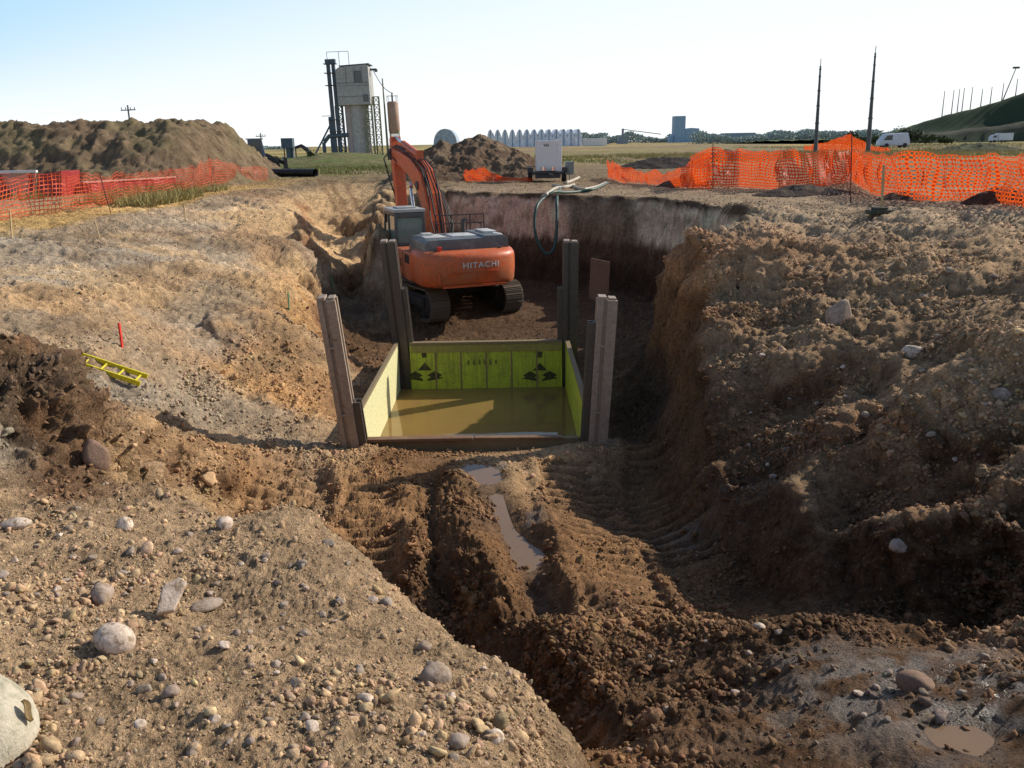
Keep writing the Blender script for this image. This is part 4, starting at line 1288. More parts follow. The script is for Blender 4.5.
# house
mb = MB()
mb.prism(rounded([(-1.46, 1.18), (-1.46, 2.02), (-.62, 2.02), (-.62, 1.18)], .04, 2), -1.74, .15, 'xz')
mb.build('side_door', M['orange'], EX, .01, True)
mb = MB(); mb.prism(rounded([(.55, 1.18), (.55, 2.06), (1.46, 2.06), (1.46, 1.18)], .04, 2), -1.74, 2.1, 'xz'); mb.build('side_door', M['orange'], EX, .01, True)
mb = MB(); mb.box((0, .2, 1.2), (2.9, 3.9, .16)); mb.box((0, -.9, 1.6), (1.2, 1.7, .7)); mb.build('deck', M['dark'], EX, .02)
mb = MB()
for k in range(9): mb.box((-1.468, -1.50 + k * .055, 1.82), (.02, .03, .22))
mb.box((-1.466, -1.28, 1.82), (.01, .56, .26))
mb.build('louvre', M['dark'], EX)
mb = MB(); mb.prism(rounded([(-1.26, 2.0), (-1.22, 2.40), (-1.08, 2.46), (.5, 2.46), (.55, 2.52), (1.14, 2.52), (1.26, 2.40), (1.29, 2.0)], .06, 3), -2.62, -.75, 'xz')
hood = mb.build('engine_hood', M['hood'], EX, .035, True)
mb = MB()
for x, y, a, b in ((-.75, -1.6, .62, .9), (.15, -1.55, .75, .85)): mb.box((x, y, 2.468), (a, b, .03))
mb.box((.95, -1.5, 2.54), (.4, .9, .07)); mb.box((-.85, -1.35, 2.50), (.3, .35, .1))
mb.build('hood_panel', paint('sunlit_tone_hood_lid', (.62, .61, .57), .4, dirt=.3, dirtcol=(.36, .33, .28), scale=3), hood, .012, True)  # lids painted bright, the lit top of the hood put into the colour
mb = MB(); mb.tube([(1.29, -2.3, 2.02), (1.30, -2.3, 2.35), (1.15, -2.3, 2.50), (.9, -2.3, 2.55)], .035, 8); mb.build('handrail', M['white'], EX, 0, True)
mb = MB(); mb.cyl((.4, -1.0, 2.48), (.4, -1.0, 2.78), .06, 12); mb.tube([(.4, -1, 2.76), (.4, -1.03, 2.84), (.4, -1.12, 2.87)], .06, 12); mb.build('exhaust', M['dark'], EX, 0, True)
mb = MB()
for x in (-.35, .15, .75, 1.2):
    mb.cyl((x, -.6, 2.4), (x, -.6, 2.98), .018, 6)
mb.tube([(-.35, -.6, 2.98), (1.2, -.6, 2.98)], .018, 6); mb.tube([(-.35, -.6, 2.72), (1.2, -.6, 2.72)], .015, 6)
mb.build('guard_rail', M['rubber'], EX, 0, True)
mb = MB(); mb.cyl((-.88, -2.85, 2.12), (-.88, -2.85, 2.30), .035, 8); mb.box((-.88, -2.85, 2.24), (.12, .1, .1)); mb.build('beacon', M['redflag'], EX, .01)

# cab
cab = MB(); x0, x1, y0, y1, z0, z1 = -1.44, -.46, .22, 2.1, 1.22, 3.08
sidep = [(y0, z0), (y0, z1 - .12), (y0 + .12, z1), (y1 - .5, z1), (y1 - .08, z1 - .45), (y1, z0 + .5), (y1, z0)]
t_ = .09
for xx in (x0, x1 - t_):      # frames: posts and rails on both sides
    cab.box((xx + t_ / 2, y0 + t_ / 2, (z0 + z1) / 2 - .05), (t_, t_, z1 - z0 - .1))
    cab.box((xx + t_ / 2, (y0 + y1) / 2 + .05, (z0 + z1) / 2 - .05), (t_, t_, z1 - z0 - .1))
    cab.bar((xx + t_ / 2, y1 - .04, z0), (xx + t_ / 2, y1 - .04, z0 + .6), t_, t_)
    cab.bar((xx + t_ / 2, y1 - .04, z0 + .55), (xx + t_ / 2, y1 - .42, z1 - .08), t_, t_)
    cab.box((xx + t_ / 2, (y0 + y1) / 2, z0 + .35), (t_ * .9, y1 - y0 - .05, .7))
    cab.box((xx + t_ / 2, (y0 + y1) / 2 - .2, z1 - .07), (t_ * .95, y1 - y0 - .5, .12))
cab.box(((x0 + x1) / 2, y0 + .05, z0 + .45), (x1 - x0 - .02, .09, .9)); cab.box(((x0 + x1) / 2, y0 + .05, z1 - .12), (x1 - x0 - .02, .09, .16))
cab.box(((x0 + x1) / 2, y1 - .06, z0 + .2), (x1 - x0 - .02, .1, .4))
cb = cab.build('cab', M['cabpaint'], EX, .02, True)
mb = MB(); mb.box(((x0 + x1) / 2, (y0 + y1) / 2 - .22, z1 + .02), (x1 - x0 + .04, y1 - y0 - .42, .10)); mb.box(((x0 + x1) / 2, (y0 + y1) / 2 - .25, z1 + .09), (.6, .7, .05))
mb.build('roof', M['cabroof'], cb, .03, True)
mb = MB(); mb.box(((x0 + x1) / 2, y0 + .05, z0 + 1.32), (x1 - x0 - .14, .02, .86)); mb.build('rear_window', M['cabglass'], cb)
mb = MB(); mb.box((x0 + .045, y0 + .52, z0 + 1.2), (.02, .8, 1.0)); mb.box((x0 + .045, y0 + 1.3, z0 + 1.05), (.02, .58, .8)); mb.build('side_window', M['cabglass'], cb)
mb = MB(); mb.box((x1 - .045, y0 + .52, z0 + 1.2), (.02, .8, 1.0)); mb.build('side_window', M['cabglass'], cb)
mb = MB(); mb.add([(x0 + .1, y1 - .03, z0 + .6), (x1 - .1, y1 - .03, z0 + .6), (x1 - .1, y1 - .42, z1 - .12), (x0 + .1, y1 - .42, z1 - .12)], [(0, 1, 2, 3)]); mb.build('windscreen', M['cabglass'], cb)
mb = MB(); mb.box(((x0 + x1) / 2, y0 + .75, z0 + .55), (.5, .5, .2)); mb.box(((x0 + x1) / 2, y0 + .48, z0 + 1.0), (.5, .14, .85)); mb.build('seat', M['rubber'], cb, .04)
mb = MB(); mb.tube([(x0 - .05, y1 - .1, 1.5), (x0 - .12, y1 - .05, 2.1), (x0 - .1, y1 - .1, 2.4)], .02, 6); mb.box((x0 - .14, y1 - .05, 2.2), (.18, .04, .34)); mb.build('mirror', M['dark'], EX)

# boom: box section following a bent line in the local y-z plane
def bent_box(name, line, hts, wid, mat, parent, x=0.18, bevel=.02):
    top = []; bot = []
    for i, (y, z) in enumerate(line):
        a = Vector(line[max(i - 1, 0)]); b = Vector(line[min(i + 1, len(line) - 1)]); t = (b - a).normalized(); n = Vector((-t.y, t.x))
        top.append((y + n.x * hts[i] / 2, z + n.y * hts[i] / 2)); bot.append((y - n.x * hts[i] / 2, z - n.y * hts[i] / 2))
    mb = MB(); n_ = len(line); vs = []
    for i in range(n_):
        for xx in (x - wid / 2, x + wid / 2):
            vs.append((xx, top[i][0], top[i][1])); vs.append((xx, bot[i][0], bot[i][1]))
    fs = [(0, 1, 3, 2), ((n_ - 1) * 4, (n_ - 1) * 4 + 2, (n_ - 1) * 4 + 3, (n_ - 1) * 4 + 1)]
    for i in range(n_ - 1):
        a = i * 4; b = a + 4
        fs += [(a, a + 2, b + 2, b), (a + 1, b + 1, b + 3, a + 3), (a, b, b + 1, a + 1), (a + 2, a + 3, b + 3, b + 2)]
    mb.add(vs, fs)
    return mb.build(name, mat, parent, bevel)


foot = (1.15, 1.75); tip = (6.5, 4.75)
bl_ = [foot, (1.45, 2.55), (1.85, 3.3), (2.45, 3.9), (3.5, 4.3), (4.9, 4.58), tip]
boom = bent_box('boom', bl_, [.46, .58, .70, .74, .62, .50, .38], .54, M['orange_boom'], EX)
for s in (-1, 1):
    mb = MB(); mb.box((.18 + s * .30, 6.5, 4.75), (.05, .45, .42)); mb.cyl((.18 + s * .2, 6.5, 4.75), (.18 + s * .36, 6.5, 4.75), .13, 14)
    mb.cyl((.18 + s * .2, 2.5, 3.75), (.18 + s * .31, 2.5, 3.75), .15, 14)
    mb.build('boom_pin', M['dark'], boom, .01)
for s in (-1, 1):      # boom rams
    a = Vector((.18 + s * .42, 2.0, 1.6)); b = Vector((.18 + s * .42, 2.9, 3.75)); c_ = a.lerp(b, .58)
    mb = MB(); mb.cyl(a, c_, .11, 14); rm = mb.build('boom_ram', M['orange_boom'], EX, 0, True)
    mb = MB(); mb.cyl(c_, b, .055, 12); mb.cyl(b - Vector((.06, 0, 0)), b + Vector((.06, 0, 0)), .12, 12); mb.build('ram_rod', M['chrome'], rm, 0, True)
# arm
al = [(6.75, 5.35), (6.6, 4.8), (6.35, 3.6), (6.1, 2.5), (5.9, 1.65)]
arm = bent_box('arm', al, [.3, .50, .50, .40, .3], .38, M['orange_boom'], EX)
a = Vector((.18, 3.2, 4.72)); b = Vector((.18, 6.72, 5.36)); c_ = a.lerp(b, .62)
mb = MB(); mb.cyl(a, c_, .12, 14); mb.box(a, (.24, .3, .34)); rm = mb.build('arm_ram', M['orange_boom'], EX, 0, True)
mb = MB(); mb.cyl(c_, b, .06, 12); mb.box(b, (.3, .2, .25)); mb.build('ram_rod', M['chrome'], rm, 0, True)
mb = MB(); mb.cyl((.18, 6.95, 4.6), (.18, 6.65, 2.9), .10, 12); mb.cyl((.18, 6.65, 2.9), (.18, 6.45, 2.1), .05, 10); mb.build('bucket_ram', M['dark'], arm, 0, True)
# bucket, with teeth
mb = MB()
prof_b = [(5.05, 2.25), (5.35, 2.05), (5.5, 1.5), (5.3, .95), (4.85, .72), (4.3, .85)]
inn = [(4.3, .9), (4.84, .78), (5.25, 1.0), (5.43, 1.5), (5.3, 2.0), (5.02, 2.18)]
prof_b = [(a + .9, b - .72) for a, b in prof_b]; inn = [(a + .9, b - .72) for a, b in inn]
mb.prism(prof_b + inn, -.45, .81, 'yz')
for x in (-.45, .78): mb.prism([(a + .9, b - .72) for a, b in [(5.05, 2.2), (5.4, 1.95), (5.48, 1.5), (5.28, .98), (4.85, .76), (4.32, .88), (4.5, 1.7)]], x, x + .03, 'yz')
bk = mb.build('bucket', M['dark'], EX)
for k in range(5):
    x = -.38 + k * .28; mb = MB(); mb.box((x, 5.1, .16), (.08, .26, .05), Matrix.Rotation(-.2, 3, 'X')); mb.build('tooth', M['dark'], bk)
# hydraulic hoses over the boom
mb = MB()
rh = random.Random(2)
for k in range(6):
    x = .18 + (-.2 + k * .08); pts = [(x + rh.uniform(-.04, .04), .9, 2.2)]
    for i in range(1, 7):
        y, z = bl_[min(i, 6)]
        a = Vector(bl_[max(i - 1, 0)]); b = Vector(bl_[min(i + 1, 6)]); t = (b - a).normalized()
        o_ = [.42, .52, .62, .66, .56, .45, .36][i] / 2 + .07 + rh.uniform(0, .1)
        pts.append((x + rh.uniform(-.05, .05), y - t.y * o_, z + t.x * o_))
    mb.tube(pts, .024, 6)
mb.build('hydraulic_hose', M['rubber'], boom, 0, True)
for k in range(3):
    mb = MB(); x = .5 + k * .05; mb.tube([(x, 1.0, 1.9), (x + .12, 1.2, 2.5), (x + .1, 1.7, 3.1), (x, 2.5, 3.8), (x - .02, 3.6, 4.1)], .022, 6); mb.build('hydraulic_hose', M['rubber'], boom, 0, True)
mb = MB()
mb.tube([(.42, 5.3, 4.4), (.58, 6.0, 4.85), (.58, 6.9, 4.7), (.5, 6.7, 3.8), (.42, 6.4, 3.3)], .028, 6); mb.build('hydraulic_hose', M['rubber'], boom, 0, True)
mb = MB()
mb.tube([(-.05, 5.3, 4.4), (-.25, 6.1, 4.8), (-.25, 6.9, 4.6), (-.1, 6.7, 3.8), (-.0, 6.4, 3.2)], .028, 6)
mb.build('hydraulic_hose', M['rubber'], boom, 0, True)

# seams, handles, steps and grab rails on the house
mb = MB(); mb.box((-1.466, -.75, 1.6), (.012, .02, .82)); mb.box((-1.466, -.05, 1.6), (.012, .02, .82)); mb.box((-1.466, -.4, 1.28), (.012, 1.35, .02)); mb.build('door_seam', M['dark'], EX)
mb = MB(); mb.tube([(-1.47, -.62, 1.55), (-1.51, -.62, 1.55), (-1.51, -.62, 1.75), (-1.47, -.62, 1.75)], .014, 6); mb.build('handle', M['dark'], EX)
mb = MB(); mb.box((0, -3.31, 1.21), (1.9, .03, .06)); mb.build('lower_lip', M['orange_boom'], cwt)
mb = MB()
for x in (-.95, .95): mb.cyl((x, -2.75, 2.12), (x, -2.75, 2.2), .06, 10)
mb.build('lifting_eye', M['dark'], cwt)
mb = MB(); mb.tube([(1.40, .3, 2.06), (1.40, .3, 2.6), (1.40, 1.9, 2.6), (1.40, 1.9, 2.06)], .02, 6); mb.build('grab_rail', M['dark'], EX, 0, True)
mb = MB(); mb.box((cwt.location.x - .1, -3.262, 1.93), (.34, .012, .07), Matrix.Rotation(0, 3, 'Z')); mb.build('decal', M['white_letter'], cwt) if False else None
# ------------------------------------------------------------------ puddles
for o_, z, lab in PUDO:
    puddle(o_, z, lab)


# ------------------------------------------------------------------ heaps
def heap(name, x0, x1, y0, y1, hf, mat, label, cat, cf, nx=220, ny=120, soil=True):
    gx = np.linspace(x0, x1, nx)[:, None] + np.zeros((1, ny)); gy = np.linspace(y0, y1, ny)[None] + np.zeros((nx, 1))
    z = hf(gx, gy)
    me = bpy.data.meshes.new(name)
    vs = np.stack([gx, gy, z], -1).reshape(-1, 3)
    ii, jj = np.meshgrid(np.arange(nx - 1), np.arange(ny - 1), indexing='ij'); a0 = ii * ny + jj
    q = np.stack([a0, a0 + ny, a0 + ny + 1, a0 + 1], -1).reshape(-1, 4)
    keep = (z.reshape(-1)[q] > -.25).any(1); q = q[keep]
    me.from_pydata(vs.tolist(), [], q.tolist())
    me.polygons.foreach_set('use_smooth', [True] * len(me.polygons))
    c = cf(gx, gy, z).reshape(-1, 3)
    at = me.color_attributes.new('Soil', 'FLOAT_COLOR', 'POINT'); at.data.foreach_set('color', np.c_[c.clip(.01, .9), np.zeros(len(c))].astype(np.float32).ravel())
    me.materials.append(mat)
    o = link(bpy.data.objects.new(name, me)); props(o, label, cat)
    return o


def soilcol(base, alt, seed, k=1.0):
    def f(x, y, z):
        n = fbm(x * .5, y * .5, z * .9, octv=5, seed=seed); n2 = fbm(x * 2.2, y * 2.2, z * 2.2, octv=4, seed=seed + 3)
        n3 = fbm(x * 7, y * 7, z * 7, octv=3, seed=seed + 6); n2 = n2 * 1.2 + n3 * .9
        c = np.array(base) * (1 + .5 * n2[..., None]) * (1 - sstep(-.1, .35, n)[..., None] * k) + np.array(alt) * (1 + .3 * n2[..., None]) * sstep(-.1, .35, n)[..., None] * k
        return c
    return f


def berm(x, y):
    top = 3.2 * sstep(-14.6, -17.6, x + .5 * fbm(y * .3, x * .2, octv=2, seed=5)) * (1 + .06 * fbm(x * .25, y * .2, octv=3, seed=8))
    yc = 41.5 + (x + 15) * .10
    prof_ = sstep(yc - 1.5, yc + 6.5, y) * sstep(yc + 22, yc + 14, y)
    z = top * prof_
    z += (.34 * fbm(x * .7, y * .7, octv=4, seed=21, ridged=True) + .22 * fbm(x * 2.2, y * 2.2, octv=5, seed=22, gain=.62) + .06 * fbm(x * 7, y * 7, octv=3, seed=23, billow=True) + .12 * fbm(x * .9 + y * .9, y * .25, octv=3, seed=26)) * sstep(.0, .5, z)
    return z - .3 * (1 - sstep(0, .02, prof_ * top))


heap('soil_berm', -52, -11.5, 36, 64, berm, M['soil'], 'long flat topped berm of stockpiled brown topsoil behind the left net fence', 'soil berm', soilcol((.19, .138, .088), (.21, .17, .095), 30, .8), 420, 200)


def pile(x, y):
    def pk(cx, cy, h, rx, ry, p=1.0): return h * np.clip(1 - np.sqrt(((x - cx) / rx) ** 2 + ((y - cy) / ry) ** 2), 0, 1) ** p
    z = np.maximum.reduce([pk(-1.7, 50, 2.35, 4.8, 5.5, .9), pk(-3.7, 49.5, 2.0, 3.2, 5, .9), pk(.5, 48, 1.35, 2.6, 4), pk(-4.4, 47.5, 1.3, 2.4, 3.5)])
    z += (.22 * fbm(x * .9, y * .9, octv=4, seed=41, ridged=True) + .17 * fbm(x * 2.6, y * 2.6, octv=5, seed=42, gain=.62)) * sstep(.02, .35, z)
    return z - .3 * (1 - sstep(0, .03, z))


heap('soil_pile', -8, 4, 43, 57, pile, M['soil'], 'pointed pile of loose brown soil beyond the excavator boom', 'soil pile', soilcol((.15, .10, .065), (.20, .145, .095), 44), 220, 220)


def small_pile(name, px, py, wpx, hpx, label, seed, col=(.09, .065, .05)):
    c = P(px, py, 0); d = c.y; rx = wpx / 2 * d / 850; h = hpx * d / 850; ry = max(rx * .6, .8)
    def hf(x, y):
        q = np.sqrt(((x - c.x) / rx) ** 2 + ((y - c.y - ry * .4) / ry) ** 2)
        z = h * np.clip(1 - q ** 1.5, 0, 1) * (1 + .35 * fbm(x * 2 / h * .4, y * 2, octv=3, seed=seed))
        return z + .1 * h * fbm(x * 4, y * 4, octv=3, seed=seed + 1) * sstep(0, .1, z) - .15 * (1 - sstep(0, .02, z))
    return heap(name, c.x - rx * 1.05, c.x + rx * 1.05, c.y - ry, c.y + ry * 1.6, hf, M['soil'], label, 'soil pile', soilcol(col, [v * 1.6 for v in col], seed), 90, 50)


small_pile('soil_pile', 685, 189, 60, 13, 'low dark heap of soil under the sagging net fence near the stake', 50)
small_pile('soil_pile', 670, 168, 110, 10, 'long low dark bank of soil behind the net fence right of the white generator', 53, (.06, .05, .045))
small_pile('soil_pile', 735, 160, 100, 9, 'dark brown soil bank in the middle distance behind the right net fence', 56, (.10, .085, .07))
small_pile('soil_pile', 810, 196, 110, 10, 'flat dark heap of soil at the foot of the tall bulging net fence', 59, (.07, .055, .045))
small_pile('soil_pile', 985, 152, 100, 8, 'low green brown mound in the dry grass in front of the embankment', 62, (.08, .085, .05))
small_pile('soil_pile', 1010, 206, 90, 20, 'dark soil heap against the net fence at the right edge', 65, (.09, .06, .045))
small_pile('soil_pile', 910, 201, 60, 9, 'small dark heap of soil behind the stake and its base', 68, (.08, .06, .045))


# ------------------------------------------------------------------ net fences (real strips)
def net(name, line, mat, label, cell=.085, strip=.042, seed=1, sag=.08, posts=(), group=None, lean=0):
    """line: list of (px, py_bottom, py_top) ; the foot stands on the soil"""
    rs = np.random.default_rng(seed)
    pts = []
    for px, pb, ptp in line:
        b = hit(px, pb)[0] if pb > 150 else P(px, pb, 0)
        t = PD(px + lean, ptp, b.y)
        pts.append((b, t))
    B = [np.array(p[0]) for p in pts]; T = [np.array(p[1]) for p in pts]
    seg = [0]
    for i in range(len(B) - 1): seg.append(seg[-1] + np.linalg.norm(B[i + 1] - B[i]))
    Lg = seg[-1]
    def surf(s, v):
        s = np.clip(s, 0, Lg)
        b = np.stack([np.interp(s, seg, [q[k] for q in B]) for k in range(3)], -1)
        t = np.stack([np.interp(s, seg, [q[k] for q in T]) for k in range(3)], -1)
        p = b + (t - b) * v[..., None]
        n1 = vnoise(s * 1.1, v * 1.5, seed=seed); n2 = vnoise(s * 3.1, v * 2.2, seed=seed + 1)
        wv = np.sin(v * PI) ** .7
        n3 = vnoise(s * 6.5 + v * 1.5, v * 1.2, seed=seed + 2)
        p[..., 1] -= (.26 * n1 + .16 * n2 + .05 * n3) * (.3 + wv); p[..., 0] += (.10 * n2 + .05 * n3) * wv
        p[..., 2] -= sag * v * (np.abs(np.sin(s * PI / 2.4))) + (.12 * n1 + .06 * n2) * v; p[..., 2] += .07 * np.abs(n2) * (1 - v)
        return p
    hgt = np.mean([np.linalg.norm(t - b) for b, t in zip(B, T)])
    vsl = []; fsl = []; off = 0
    ns = max(8, int(Lg / .12)); sarr = np.linspace(0, Lg, ns)
    nh = max(3, int(hgt / cell))
    for i in range(nh + 1):
        v0 = i / nh; dv = strip / hgt / 2
        a = surf(sarr, np.full(ns, max(0, v0 - dv))); b = surf(sarr, np.full(ns, min(1, v0 + dv)))
        vsl.append(np.concatenate([a, b])); k = np.arange(ns - 1)
        fsl.append(np.stack([k, k + 1, k + 1 + ns, k + ns], -1) + off); off += 2 * ns
    nv_ = max(5, int(hgt / .15)); varr = np.linspace(0, 1, nv_ + 1)
    for i in range(int(Lg / cell) + 1):
        s0 = i * cell
        a = surf(np.full(nv_ + 1, s0 - strip * .4), varr); b = surf(np.full(nv_ + 1, s0 + strip * .4), varr)
        a[:, 1] += .003; b[:, 1] += .003
        vsl.append(np.concatenate([a, b])); k = np.arange(nv_)
        fsl.append(np.stack([k, k + 1, k + 2 + nv_, k + 1 + nv_], -1) + off); off += 2 * (nv_ + 1)
    me = bpy.data.meshes.new(name)
    me.from_pydata(np.concatenate(vsl).tolist(), [], np.concatenate(fsl).tolist())
    me.materials.append(mat)
    root = empty(name, tuple(B[0]))
    props(root, label, 'net fence', group)
    ob = link(bpy.data.objects.new('net', me), root); ob.location = -Vector(B[0])
    ob['label'] = 'orange plastic mesh'
    for (px, pb, ptp, dx) in posts:
        b = hit(px, pb)[0]; t = PD(px + dx, ptp, b.y)
        mb = MB(); mb.cyl(b - Vector((0, 0, .25)) - Vector(B[0]), t - Vector(B[0]), .016, 8)
        mb.build('post', M['rebar'], root, 0, True)
    return root


net('net_fence', [(0, 222, 176), (30, 216, 172), (62, 212, 170), (104, 206, 172), (150, 199, 172), (190, 192, 166), (212, 187, 157), (240, 183, 166), (268, 181, 166)],
    M['net_red'], 'faded see through orange net fence along the left brink, held by thin rusty rods', cell=.11, strip=.026, seed=3, posts=((112, 213, 172, -13), (213, 187, 154, -5)))
net('net_fence', [(608, 178, 160), (622, 183, 166), (640, 184, 172), (662, 186, 172), (690, 189, 160), (712, 190, 152)],
    M['net'], 'sagging orange net fence right of the pale hose, dipping between its posts', cell=.085, strip=.045, seed=5)
net('net_fence', [(690, 188, 157), (712, 188, 146), (740, 188, 150), (780, 190, 150), (820, 188, 150), (850, 182, 148)],
    M['net'], 'tall bulging orange net fence between the two rusty posts on the right', cell=.10, strip=.05, seed=7, posts=((713, 188, 143, 0), (851, 203, 132, 1)))
net('net_fence', [(851, 182, 148), (872, 195, 152), (900, 200, 154), (940, 202, 152), (980, 203, 152), (1024, 208, 152), (1060, 212, 152)],
    M['net'], 'orange net fence with large open squares running out at the right edge', cell=.115, strip=.05, seed=9)
net('net_fence', [(804, 152, 146), (825, 152, 142), (850, 152, 133), (872, 152, 146), (890, 153, 148)],
    M['net'], 'far strip of orange net rising to a peak behind the nearer net', cell=.16, strip=.10, seed=11)
net('net_fence', [(464, 181, 170), (474, 182, 164), (486, 182, 168), (500, 182, 172), (515, 182, 174), (532, 182, 176)],
    M['net'], 'crumpled orange net lying in a heap at the foot of the pointed soil pile', cell=.10, strip=.062, seed=13, sag=.25)


# ------------------------------------------------------------------ small site things
def stake(px, pb, ptp, dx, mat, name, label, w=.045, tipmat=None, group=None):
    b = hit(px, pb)[0]; t = PD(px + dx, ptp, b.y)
    mb = MB(); mb.bar(b - Vector((0, 0, .2)), t, w, w * .5)
    o = mb.build(name, mat, None, .003); props(o, label, 'stake', group)
    return o, b, t


stake(11, 238, 211, -1, M['wood'], 'wooden_stake', 'pale wooden stake standing nearest the left edge below the net fence')
stake(101, 239, 221, -6, M['wood'], 'wooden_stake', 'thin leaning wooden stake right of the leaning rusty rod foot', .03)
stake(186, 221, 205, -2, M['wood'], 'wooden_stake', 'short wooden stake below the second rusty rod of the left net')
stake(122, 347, 323, -3, M['redflag'], 'marker_stake', 'red painted marker stake standing on the left slope above the ladder', .05)
stake(289, 309, 292, -1, M['greenflag'], 'marker_stake', 'green painted marker stake on the left brink of the pit', .04)
stake(334, 288, 276, -3, M['greenflag'], 'marker_stake', 'green painted marker stake leaning below the brown ledge', .04)
# stake with crossed ribbon in a dark base
b = hit(881, 214)[0]
root = empty('sign_stake', b); props(root, 'wooden stake with a cross piece standing in a dark flat base on the right bank', 'stake')
t = PD(884, 165, b.y)
mb = MB(); mb.bar((0, 0, .08), t - b, .07, .04); mb.build('pole', M['wood'], root, .004)
mb = MB(); hh = (t - b).z
mb.bar((-.13, -.03, hh * .72), (.12, -.03, hh * .66), .05, .02); mb.build('cross_piece', M['wood'], root, .003)
mb = MB(); mb.box((0, 0, .05), (.64, .36, .11)); mb.box((-.05, 0, .13), (.3, .3, .07)); mb.build('base', paint('dark_green_base', (.04, .05, .03), .7, dirt=.4), root, .03)

# yellow ladder end poking out of the cut
a = hit(141, 390)[0] + Vector((0, 0, .09)); c = hit(90, 381)[0] + Vector((0, 0, .09)); c = a + (c - a) * 1.1
if (c - a).length > 2.4 or (c - a).length < .4: c = a + (PD(84, 381, a.y) - a).normalized() * .85
root = empty('ladder', a); props(root, 'short end of a yellow ladder lying on the cut slope beside the dark lumpy mound', 'ladder')
c = c + Vector((0, 0, .26)); a2_ = a
wv = []
for q in (a, c):
    wv.append(q + Vector((.02, .22, .045)))
dv = c - a
for k, (q0, q1) in enumerate(((a, c), (wv[0], wv[1]))):
    mb = MB(); mb.bar(q0 - a, q1 - a + (q1 - q0) * .05, .03, .07); mb.build('rail', M['yellow'], root, .006)
for k in range(4):
    t = .1 + .27 * k
    mb = MB(); mb.cyl(a.lerp(c, t) - a, wv[0].lerp(wv[1], t) - a, .016, 8); mb.build('rung', M['yellow'], root, 0, True)

# black corrugated pipe
p0 = P(268, 177, 0) + Vector((0, 0, .27)); p1 = P(316, 177, 0) + Vector((0, 0, .27))
n_ = 70; pts = [p0.lerp(p1, i / n_) for i in range(n_ + 1)]
mb = MB(); mb.tube(pts, [.27 if (i // 2) % 2 else .225 for i in range(n_ + 1)], 18, False)
mb.tube([pts[0].lerp(pts[1], .5), pts[-2]], .20, 18, False)
o = mb.build('drain_pipe', M['pipe'], None, 0, True); props(o, 'black corrugated plastic drain pipe lying behind the brink at the left', 'pipe')

# rusty plate leaning in the dark behind the far right post
a = PD(591, 258, 22.3); b_ = PD(610, 262, 21.9); c = PD(608, 308, 21.6); d = PD(589, 298, 22.0)
mb = MB(); nrm = Vector((0, .06, 0)); vs = [a, b_, c, d]
mb.add([*vs, *[v + nrm for v in vs]], [(0, 1, 2, 3), (7, 6, 5, 4), (0, 4, 5, 1), (1, 5, 6, 2), (2, 6, 7, 3), (3, 7, 4, 0)])
o = mb.build('steel_plate', M['rust'], None, .005); props(o, 'rust brown steel plate standing on edge behind the far right post', 'plate')

# dewatering hoses
def curve_pts(pts, sub=6):
    out = []; n = len(pts)
    for i in range(n - 1):
        p0 = pts[max(i - 1, 0)]; p1 = pts[i]; p2 = pts[i + 1]; p3 = pts[min(i + 2, n - 1)]
        for k in range(sub):
            t = k / sub
            out.append(.5 * ((2 * p1) + (p2 - p0) * t + (2 * p0 - 5 * p1 + 4 * p2 - p3) * t * t + (3 * p1 - p0 - 3 * p2 + p3) * t ** 3))
    out.append(pts[-1]); return out


def gp(px, py, up=.06):
    l = hit(px, py)[0]
    return l + Vector((0, 0, up))


g0 = [gp(608, 184), gp(596, 190), gp(580, 193), gp(565, 194), gp(555, 193.5)]
Dw = g0[-1].y
hg = g0 + [PD(545, 197, Dw - .4), PD(537, 206, Dw - 1.3), PD(534.5, 222, Dw - 1.6), PD(537, 240, Dw - 1.8), PD(546, 254, Dw - 1.9), PD(554, 248, Dw - 1.8), PD(556.5, 232, Dw - 1.6), PD(557, 214, Dw - 1.3), PD(557, 198, Dw - .6), gp(560, 190)]
mb = MB(); mb.tube(curve_pts(hg), .055, 10); o = mb.build('green_hose', M['hose_green'], None, 0, True); props(o, 'dark green suction hose hanging in a long loop over the cut wall', 'hose')
hp = [gp(553, 186), gp(563, 188), gp(572, 187), gp(582, 190.5), gp(596, 188), gp(606, 184)]
mb = MB(); mb.tube(curve_pts(hp), .05, 8); o = mb.build('pale_hose', M['hose_pale'], None, 0, True); props(o, 'pale flat hose snaking along the brink above the hanging loop', 'hose')
hp = [gp(543, 199, .1), PD(547, 194, Dw - .3), gp(556, 189.5), gp(566, 188.5), gp(574, 186)]
mb = MB(); mb.tube(curve_pts(hp), .06, 8); o = mb.build('pale_hose', M['hose_pale'], None, 0, True); props(o, 'thick pale hose end bent over the brink beside the green loop', 'hose')
hp = [gp(566, 184), gp(572, 182), gp(579, 178.5)]
mb = MB(); mb.tube(curve_pts(hp), .07, 8); o = mb.build('pale_hose', M['hose_pale'], None, 0, True); props(o, 'short pale hose piece lying in front of the white generator', 'hose')

